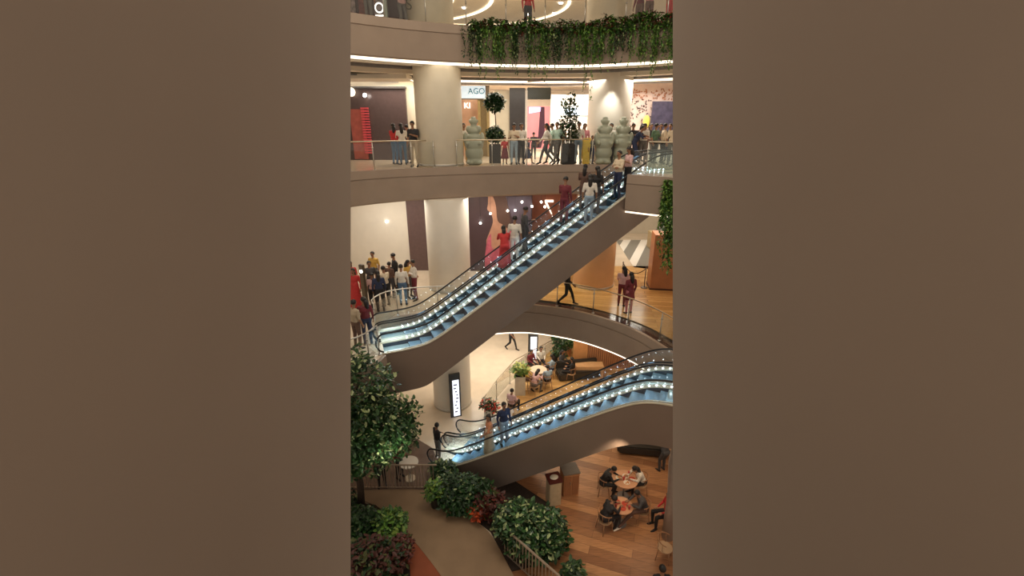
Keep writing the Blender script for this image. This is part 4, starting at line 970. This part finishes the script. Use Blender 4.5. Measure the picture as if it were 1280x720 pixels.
# escalator riders
def rider(e, px, v, face, pose, *a, **k):
    u = e.find(px, v, .8); u = (round((u-(e.u0-.55))/.40-.5)+.5)*.40+(e.u0-.55)
    x, y = e.w(u, v); return person(x, y, e.z(u)-.13, face, pose, *a, **k)
rider(e1, 751, .60, 150, 'turnl', 'k', 'dg', 'person in black top riding up beside the white shirt', long=True)
rider(e1, 741, .36, 170, 'stand', 'w', 'lb', 'person in a white shirt and pale jeans riding the near lane of the upper escalator', long=True)
rider(e1, 779, .47, -60, 'cross', 'c', 'n', 'person in a cream top at the very top of the upper escalator', sleeve='c', h=1.72)
rider(e1, 786, .47, -70, 'phone', 'pk', 'k', 'long-haired person in pale pink huddled behind the cream top', long=True, h=1.6)
rider(e1, 705, 1.43, 150, 'phone', 'm', 'm', 'person in a maroon shirt riding the far lane of the upper escalator', sleeve='m', h=1.78)
rider(e1, 735, 1.43, 160, 'cross', 'br', 'br', 'person in brown riding the far lane above the maroon shirt', long=True)
rider(e1, 660, 1.43, 110, 'phone', 'dg', 'dg', 'person in dark grey looking at a phone on the far lane', sleeve='dg', h=1.78)
rider(e1, 639, 1.43, 170, 'stand', 'w', 'w', 'person in a white top in front of the poster woman', h=1.72)
rider(e1, 632, 1.43, 190, 'lean', 'r', 'r', 'person in a bright red dress on the far lane of the upper escalator', dress='gown', long=True, sleeve='r')
rider(e2, 617, .34, -70, 'turnl', 'o', 'c', 'long-haired person in an orange patterned tunic on the lower escalator', dress='gown', long=True, h=1.66)
rider(e2, 633, .70, 30, 'stand', 'n', 'lb', 'person in a navy shirt and pale trousers on the lower escalator', sleeve='n', h=1.76)
rider(e2, 542, .5, 130, 'turnl', 'k', 'g', 'person in black stepping onto the foot of the lower escalator', sleeve='k', h=1.66)
# ground level
x, y = onz(639, 437, Z0); person(x, y, Z0, 60, 'walk', 'g', 'k', 'person whose dark legs show on the marble beneath the gallery')
for px, py, lb, t in ((478, 608, 'person in dark trousers standing behind the left fence', 'k'), ):
    x, y = onz(px, py, Z0); person(x, y, Z0, 20, 'stand', 'br', t, lb)
x, y = onz(499, 601, Z0); person(x, y+.15, Z0, 60, 'phone', 'm', 'k', 'person in maroon walking behind the left fence')

# furniture
def chair_proto():
    r = empty('wooden_chair', (0, 0, 0), 0, '', 'chair', 'bentwood chairs on the oak deck')
    wd = mat('bent_wood', (.34, .17, .08), .4)
    bm = bmesh.new(); cyl(bm, (0, 0, .44), .22, .22, .035, 24); finish(bm, 'seat', mat('cane_seat', (.50, .32, .18), .6), r, False)
    for sx in (-1, 1):
        for sy in (-1, 1):
            bm = bmesh.new(); tube(bm, [(sx*.16, sy*.15, .43), (sx*.20, sy*.19, 0)], [.016, .012], 8); finish(bm, 'leg', wd, r, True)
    bm = bmesh.new(); tube(bm, [(.24*math.cos(t), .24*math.sin(t), .74+.06*math.sin(t)) for t in [R(-15+210*k/14) for k in range(15)]], .016, 8); finish(bm, 'back_hoop', wd, r, True)
    for t in (10, 60, 90, 120, 170):
        a = R(t); bm = bmesh.new(); tube(bm, [(.2*math.cos(a), .2*math.sin(a), .45), (.24*math.cos(a), .24*math.sin(a), .74+.06*math.sin(a))], .009, 6); finish(bm, 'spindle', wd, r, True)
    return r
def dup(root, loc, rz, label):
    r = root.copy(); COL.objects.link(r); r.location = loc; r.rotation_euler = (0, 0, rz); r['label'] = label
    for ch in list(root.children):
        c = ch.copy(); COL.objects.link(c); c.parent = r
        for gch in ch.children:
            d = gch.copy(); COL.objects.link(d); d.parent = c
    return r
CH = chair_proto(); first = [True]
def chair(x, y, face, label, z=Z0):
    if first[0]:
        first[0] = False; CH.location = (x, y, z); CH.rotation_euler = (0, 0, R(face)); CH['label'] = label; return CH
    return dup(CH, (x, y, z), R(face), label)
def seated(px, py, face, pose, s, t, label, clabel, z=Z0, **k):
    """px,py: pixel of the seat centre"""
    x, y = onz(px, py, z+.45); chair(x, y, face, clabel, z)
    return person(x, y, z, face, pose, s, t, label, **k)
def table(px, py, label, r=.44, z=Z0, m=None):
    x, y = onz(px, py, z+.74)
    q = empty('round_table', (x, y, z), 0, label, 'table', 'round tables on the ground level')
    bm = bmesh.new(); cyl(bm, (0, 0, .74), r, r, .035, 40); finish(bm, 'tabletop', m or mat('table_oak', (.62, .34, .20), .35), q)
    bm = bmesh.new(); cyl(bm, (0, 0, .37), .03, .03, .72, 12); finish(bm, 'pedestal', GREY, q, True)
    bm = bmesh.new(); cyl(bm, (0, 0, .015), .22, .20, .03, 24); finish(bm, 'base', GREY, q)
    return x, y
def food(x, y, z, items, where):
    for dx, dy, kind in items:
        if kind in 'pq':
            q = empty('food_plate', (x+dx, y+dy, z), 0, ('white plate of food ' if kind == 'p' else 'red tray of snacks ')+where, 'plate', 'plates '+where)
            bm = bmesh.new(); cyl(bm, (0, 0, .008), .07, .11, .016, 24); finish(bm, 'dish', WHITE if kind == 'p' else mat('red_tray', (.55, .06, .03), .4), q)
            bm = bmesh.new()
            for k in range(6): sph(bm, (random.uniform(-.05, .05), random.uniform(-.05, .05), .026), (.028, .022, .018), 8)
            o = finish(bm, 'food', mat('fried_food', (.65, .28, .08), .6) if kind == 'p' else mat('red_food', (.6, .10, .05), .6), q, True); o['kind'] = 'stuff'
        else:
            bm = bmesh.new(); cyl(bm, (0, 0, .06), .028, .036, .12, 16); cyl(bm, (0, 0, .122), .038, .038, .008, 16)
            tag(finish(bm, 'paper_cup', mat('cup_red', (.5, .05, .04), .5), None, False, (x+dx, y+dy, z)), 'red paper cup '+where, 'cup', 'cups '+where)
TX, TY = table(781, 599, 'round oak table with plates of food, farther table on the deck')
food(TX, TY, Z0+.758, [(-.2, .05, 'p'), (.05, .12, 'p'), (.02, -.18, 'p'), (.24, -.02, 'q'), (-.05, -.05, 'c'), (.18, .2, 'c')], 'on the farther deck table')
TX2, TY2 = table(777, 632, 'small table covered in red trays, nearer table on the deck', .36)
food(TX2, TY2, Z0+.758, [(-.12, .12, 'q'), (.12, .05, 'q'), (0, -.14, 'q'), (.2, -.16, 'c'), (-.2, -.08, 'c')], 'on the nearer deck table')
def seat_at(x, y, tx, ty, dist, ang, pose, s, t, lb, cl, **k):
    """seated person at angle ang (deg, 0=right of table, 90=far side) at dist from table centre"""
    a = R(ang); px, py = tx+math.cos(a)*dist, ty+math.sin(a)*dist
    face = math.degrees(math.atan2(ty-py, tx-px))+90
    chair(px, py, face, cl); return person(px, py, Z0, face, pose, s, t, lb, **k)
seat_at(0, 0, TX, TY, .68, 172, 'sitlean', 'k', 'k', 'person in black leaning over the farther deck table from the left', 'bentwood chair at the left of the farther deck table', sleeve='k')
seat_at(0, 0, TX, TY, .62, 12, 'sitlean', 'w', 'k', 'person in a white shirt at the right of the farther deck table', 'bentwood chair at the right of the farther deck table', sleeve='w', long=True)
seat_at(0, 0, TX2, TY2, .62, 205, 'sitlean', 'k', 'k', 'person in black seated left of the nearer deck table, back to the view', 'bentwood chair at the left of the nearer deck table', sleeve='k', h=1.76)
seat_at(0, 0, TX2, TY2, .72, 8, 'sitleg', 'dg', 'br', 'person in dark grey with outstretched leg at the nearer deck table', 'bentwood chair at the right of the nearer deck table', sleeve='dg', shoe='w', h=1.76)
x, y = onz(833, 655, Z0+.45); chair(x+.1, y+.35, -80, 'bentwood chair holding the person in red at right edge'); person(x+.1, y+.35, Z0, -80, 'sit', 'r', 'k', 'person in red seated at the right edge of the deck', sleeve='r')
x, y = onz(831, 684, Z0+.45); chair(x, y, 60, 'empty bentwood chair near the right edge of the deck')
x, y = onz(840, 560, Z0+.45); x3, y3 = onz(826, 588, Z0)
person(x3, y3, Z0, 200, 'lean', 'dg', 'dg', 'person in dark clothes bending by the dark sofa under the escalator', sleeve='dg')
x, y = onz(829, 708, Z0+1.7); person(x, y, Z0, 180, 'stand', 'k', 'k', 'dark-haired person at the bottom edge of the deck')
# dark sofa under the escalator
x, y = onz(800, 575, Z0); r = empty('dark_sofa', (x+.1, y+.5, Z0), R(-8), 'dark low sofa under the lower escalator', 'sofa')
sm = mat('dark_leather', (.035, .03, .025), .5)
bm = bmesh.new(); box(bm, (0, 0, .25), (1.7, .7, .34), bev=.05); finish(bm, 'seat', sm, r)
bm = bmesh.new(); box(bm, (0, .32, .52), (1.7, .16, .55), bev=.05); finish(bm, 'backrest', sm, r)
for s in (-1, 1): bm = bmesh.new(); box(bm, (s*.82, 0, .38), (.14, .7, .5), bev=.04); finish(bm, 'armrest', sm, r)
# bins
x, y = onz(692, 633, Z0); r = empty('waste_station', (x, y+.2, Z0), R(15), 'cream waste station with dark red open top at the edge of the deck', 'bin')
bm = bmesh.new(); box(bm, (0, 0, .5), (.42, .42, 1.0), bev=.02); finish(bm, 'body', mat('station_cream', (.50, .38, .24), .5), r)
bm = bmesh.new(); box(bm, (0, 0, 1.03), (.50, .50, .07), bev=.02); finish(bm, 'rim', mat('dark_red_rim', (.10, .02, .015), .5), r)
bm = bmesh.new(); sph(bm, (0, 0, 1.07), (.15, .12, .05), 12); finish(bm, 'lid', POTW, r, True)
x, y = onz(712, 622, Z0); r = empty('wooden_cabinet', (x, y+.3, Z0), R(12), 'brown wooden cabinet beside the cream waste station', 'cabinet')
bm = bmesh.new(); box(bm, (0, 0, .48), (.55, .5, .96), bev=.01); finish(bm, 'body', WOODP, r)
bm = bmesh.new(); box(bm, (0, 0, .98), (.6, .55, .04)); finish(bm, 'top', mat('cabinet_top', (.16, .14, .12), .4), r)
bm = bmesh.new(); box(bm, (-.13, -.26, .48), (.22, .02, .8), bev=.004); dd = finish(bm, 'door', mat('cabinet_door', (.30, .13, .06), .45), r)
bm = bmesh.new(); box(bm, (-.05, -.28, .6), (.02, .02, .12)); finish(bm, 'handle', STEEL, dd)
bm = bmesh.new(); box(bm, (.13, -.26, .48), (.22, .02, .8), bev=.004); finish(bm, 'door', mat('cabinet_door', (.30, .13, .06), .45), r)
x, y = onz(840, 616, Z0); r = empty('table_lantern', (x+.15, y, Z0), 0, 'small glowing lantern at the right edge of the deck', 'lamp')
bm = bmesh.new(); cyl(bm, (0, 0, .35), .15, .15, .7, 16); finish(bm, 'stand', WOODP, r)
bm = bmesh.new(); sph(bm, (0, 0, .82), (.12, .12, .12), 12); finish(bm, 'shade', mat('lantern_glow', (1, .8, .5), .5, 0, 0, 1, (1, .7, .35), 3), r, True)
# grey curved pillar at right edge
x, z = onY(847, 560, 10.6); bm = bmesh.new(); rings = []
tube(bm, [(0, 0, 0), (0, 0, 1.8), (-.03, 0, 2.9), (0, 0, 3.9)], [.17, .19, .26, .24], 24)
tag(finish(bm, 'support_pillar', mat('pillar_grey', (.42, .37, .33), .35, .2), None, True, (x+.1, 10.6, Z0)), 'grey rounded pillar under the lower escalator at right edge', 'pillar')
# totems on the ground
def totem(px, py, h, w, label, rz, letters=True):
    x, y = onz(px, py, Z0); r = empty('lit_totem', (x, y, Z0), R(rz), label, 'totem')
    bm = bmesh.new(); box(bm, (0, .05, h/2), (w+.12, .12, h+.04), bev=.01); finish(bm, 'frame', mat('totem_dark', (.05, .05, .05), .4), r)
    bm = bmesh.new(); box(bm, (.03, -.02, h/2-.1), (w-.08, .03, h-.35)); finish(bm, 'lit_face', mat('totem_white', (.9, .92, 1), .5, 0, 0, 1, (.85, .88, 1), .85), r)
    if letters:
        for k in range(9):
            bm = bmesh.new(); box(bm, (.03+random.uniform(-.05, .05), -.045, .30+k*.17), (random.uniform(.06, .16), .01, .06))
            finish(bm, 'printed_mark', mat('mark_blue', (.25, .28, .40), .5), r)
totem(570.5, 521, 2.15, .36, 'tall narrow lit totem with white face before the ground level column', 20)
totem(666, 450, 1.7, .42, 'pale blue glowing totem at the back of the ground level', 0, False)
# ground level seating rail
balustrade([onz(606, 522, Z0), onz(620, 500, Z0), onz(644, 472, Z0), onz(690, 446, Z0), onz(712, 436, Z0)], Z0, 'glass rail around the ground level seating area', inset=0, gm=GLASS)
# small seating group (background)
TG = [(668, 470, 'dark'), (700, 476, 'light')]
tx1, ty1 = table(673, 462, 'round table in the lower seating area crowded with diners', .42, Z0+.05, mat('table_pale', (.7, .55, .4), .4))
ppl = [(658, 474, 60, 'y', 'br', 'person in a mustard top seated at the near left of the seating group'), (668, 482, 140, 'pk', 'g', 'person in pale pink seated with back to the view in the seating group'),
       (684, 476, 200, 'lb', 'k', 'person in a light blue shirt seated at the right of the seating group'), (689, 462, 250, 'lb', 'n', 'person in pale blue seated behind the light blue shirt'),
       (676, 452, 10, 'w', 'k', 'person in white seated at the far side of the seating group'), (664, 456, 40, 'm', 'k', 'person in maroon seated at the far left of the seating group'),
       (714, 466, 250, 'k', 'k', 'person in black seated near the slat screen'), (703, 456, 60, 'dg', 'k', 'person in dark grey seated by the tall dark plant')]
for px, py, a, s, t, lb in ppl:
    seated(px, py, a, 'sit' if s != 'pk' else 'sitlean', s, t, lb, 'wooden chair under the '+' '.join(lb.split()[:-3]).replace('person in', 'diner in') if len(lb.split()) > 12 else 'wooden chair under the '+lb, z=Z0+.05, sleeve=s, long=random.random() < .4)
seated(640, 507, 150, 'sit', 'pk', 'k', 'person in a pale patterned top seated alone at the rail by the lower escalator', 'wooden chair under the lone person at the rail', sleeve='pk')
x, y = onz(725, 482, Z0); r = empty('dark_sofa', (x, y+.8, Z0+.05), R(10), 'long dark sofa in front of the slat screen', 'sofa')
bm = bmesh.new(); box(bm, (0, 0, .25), (2.2, .8, .4), bev=.05); finish(bm, 'seat', sm, r)
bm = bmesh.new(); box(bm, (0, .35, .55), (2.2, .18, .5), bev=.05); finish(bm, 'backrest', sm, r)
# white cafe table behind left fence
x, y = onz(511, 578, Z0+.74); q = empty('round_table', (x, y, Z0), 0, 'small white round table behind the left fence', 'table')
bm = bmesh.new(); cyl(bm, (0, 0, .74), .34, .34, .03, 32); finish(bm, 'tabletop', WHITE, q)
bm = bmesh.new(); cyl(bm, (0, 0, .37), .025, .025, .72, 10); cyl(bm, (0, 0, .015), .2, .2, .03, 20); finish(bm, 'pedestal', STEEL, q)

# ------------------------------------------------------------------ added viewing recess: made-up side walls, raked ends set along the view's edges
def sidewall(name, sx, px):
    zc = 4.2; w = abs(px-640)/F*zc
    bm = bmesh.new(); pr = []
    for z in (Z0, -6, -3, 0, 3, 6, 9.0): pr.append(((zc+(z-EZ)*SP)/CP, z))
    poly = [(-2.5, Z0)]+pr+[(-2.5, 9.0)]
    a = [bm.verts.new((sx*w, y, z)) for y, z in poly]; b = [bm.verts.new((sx*(w+.45), y, z)) for y, z in poly]
    bm.faces.new(a); bm.faces.new(b)
    for i in range(len(poly)): bm.faces.new((a[i], a[(i+1) % len(poly)], b[(i+1) % len(poly)], b[i]))
    bmesh.ops.recalc_face_normals(bm, faces=bm.faces[:])
    struct(finish(bm, name, PLAST))
sidewall('wall_left_added', -1, 438.3); sidewall('wall_right_added', 1, 841)
slab('floor_viewing', [(-1.5, -2.5), (1.5, -2.5), (1.5, .3), (-1.5, .3)], 0, -.25, MARBLE)

# ------------------------------------------------------------------ lights
def area(name, loc, size, power, col, rot=(0, 0, 0), sy=None, spread=None):
    l = bpy.data.lights.new(name, 'AREA'); l.energy = power; l.color = col; l.shape = 'RECTANGLE'; l.size = size; l.size_y = sy or size
    if spread: l.spread = R(spread)
    o = link(name, l, None, loc); o.rotation_euler = rot; return o
def spot(name, loc, tgt, power, col, ang=50, blend=.6, rad=.08):
    l = bpy.data.lights.new(name, 'SPOT'); l.energy = power; l.color = col; l.spot_size = R(ang); l.spot_blend = blend; l.shadow_soft_size = rad
    o = link(name, l, None, loc); d = Vector(tgt)-Vector(loc); o.rotation_euler = d.to_track_quat('-Z', 'Y').to_euler(); return o
WARM = (1, .87, .70); WW = (1, .92, .80); BL = (.36, .70, 1)
area('ceiling_panel', (0, 11, 11), 12, 600, WARM, sy=10)
for x in (-5, 0, 5): area('gallery_lamp', (x, 22.2, Z3-TH-.36), 3.2, 105, WW, sy=1.6)
area('shop_lamp', (1, 28, Z3-TH-.4), 8, 420, WW, sy=3)
area('shop_lamp', (7, 25, Z3-TH-.4), 4, 110, (1, .88, .80), sy=2)
for x in (-5.5, -1): area('gallery_lamp', (x, 19.6, Z2-TH-.02), 3.4, 75, WW, sy=1.8)
area('gallery_lamp', (5.5, 19.5, Z2-TH-.02), 2.5, 55, (1, .76, .50), sy=2.0)
spot('floor_spot', (2.2, 18.6, Z2-TH-.1), (2.3, 17.8, Z1), 190, (1, .80, .42), 75, .8)
area('gallery_lamp', (7, 25, Z2-TH-.02), 4, 130, WW, sy=3)
area('gallery_lamp', (-1.2, 21.5, Z1-TH-.02), 6, 230, WW, sy=5)
area('gallery_lamp', (3.0, 18.5, Z1-TH-.02), 3, 60, (1, .78, .52), sy=2)
area('top_lamp', (0, 27, 8.9), 12, 420, WW, sy=7)
xx = atx(760, 21.3, 1.5); spot('column_spot', (xx, 20.7, 3.5), (xx, 21.35, 1.9), 110, (1, .97, .88), 62, .9)
for x, y, z, sx in ((-6.5, 22.6, 3.40, 4.5), (1.2, 25.5, 3.25, 3.0), (4.5, 29.6, 2.95, 5.0), (-2.0, 26.3, 3.1, 2.0)): area('ceiling_fill', (x, y, z), sx, 20, WW, (R(180-25), 0, 0), sy=.2)  # added unseen, to brighten the gallery ceiling from below
area('deck_lamp', (4.5, 12.0, Z1-TH-.25), 2.0, 30, (1, .72, .46), sy=2)
spot('table_spot', (3.0, 10.2, -6.6), (3.3, 11.6, Z0), 110, (1, .74, .48), 75, .8)
spot('tree_spot', (-2.6, 10.0, -7.2), (-4.6, 11.6, -7.3), 130, (1, .95, .85), 70, .7)
spot('shrub_spot', (.8, 9.0, -7.0), (.6, 10.6, -9.6), 45, (1, .95, .8), 60, .8)
# blue glow of the escalators
for e, pw in ((e1, 2.6), (e2, 2.6)):
    for k in range(11):
        u = .3+k*(e.u0+(e.z1-e.z0)/e.k+.3)/10.5
        x, y = e.w(u, .95*e.sc)
        l = area('escalator_glow', (x, y, e.z(u)+.64), .9, pw, BL, (0, -math.atan(e.k) if 0 < k < 6 else 0, e.ang), sy=.08)
        l.rotation_euler = (0, 0, e.ang)
for e in (e1, e2):
    x, y = e.w(e.ua+.5, 1.0); area('comb_glow', (x, y, e.z0+.55), .5, 12, (.75, .93, 1), sy=.9)
# unseen lamp added to brighten the side walls
area('recess_fill', (0, -1.2, 4.3), 2.2, 36, (1, .86, .70), (R(25), 0, 0), sy=1.4)

w = bpy.data.worlds.new('world'); SC.world = w; w.use_nodes = True
w.node_tree.nodes['Background'].inputs['Color'].default_value = (1, .84, .68, 1)
w.node_tree.nodes['Background'].inputs['Strength'].default_value = .33

# ------------------------------------------------------------------ camera
cam = bpy.data.cameras.new('camera'); cam.sensor_width = 36; cam.lens = F/1280*36; cam.clip_end = 200; cam.clip_start = .05
co = link('camera', cam, None, (0, 0, EZ)); co.rotation_euler = (R(90)-PITCH, 0, 0)
SC.camera = co
vs = SC.view_settings; SC.display_settings.display_device = 'sRGB'
vs.view_transform = 'Standard'; vs.look = 'None'; vs.exposure = .5; vs.gamma = 1; vs.use_curve_mapping = False
SC.cycles.use_denoising = True; SC.cycles.transparent_max_bounces = 24; SC.cycles.max_bounces = 6
SC.cycles.sample_clamp_indirect = 4
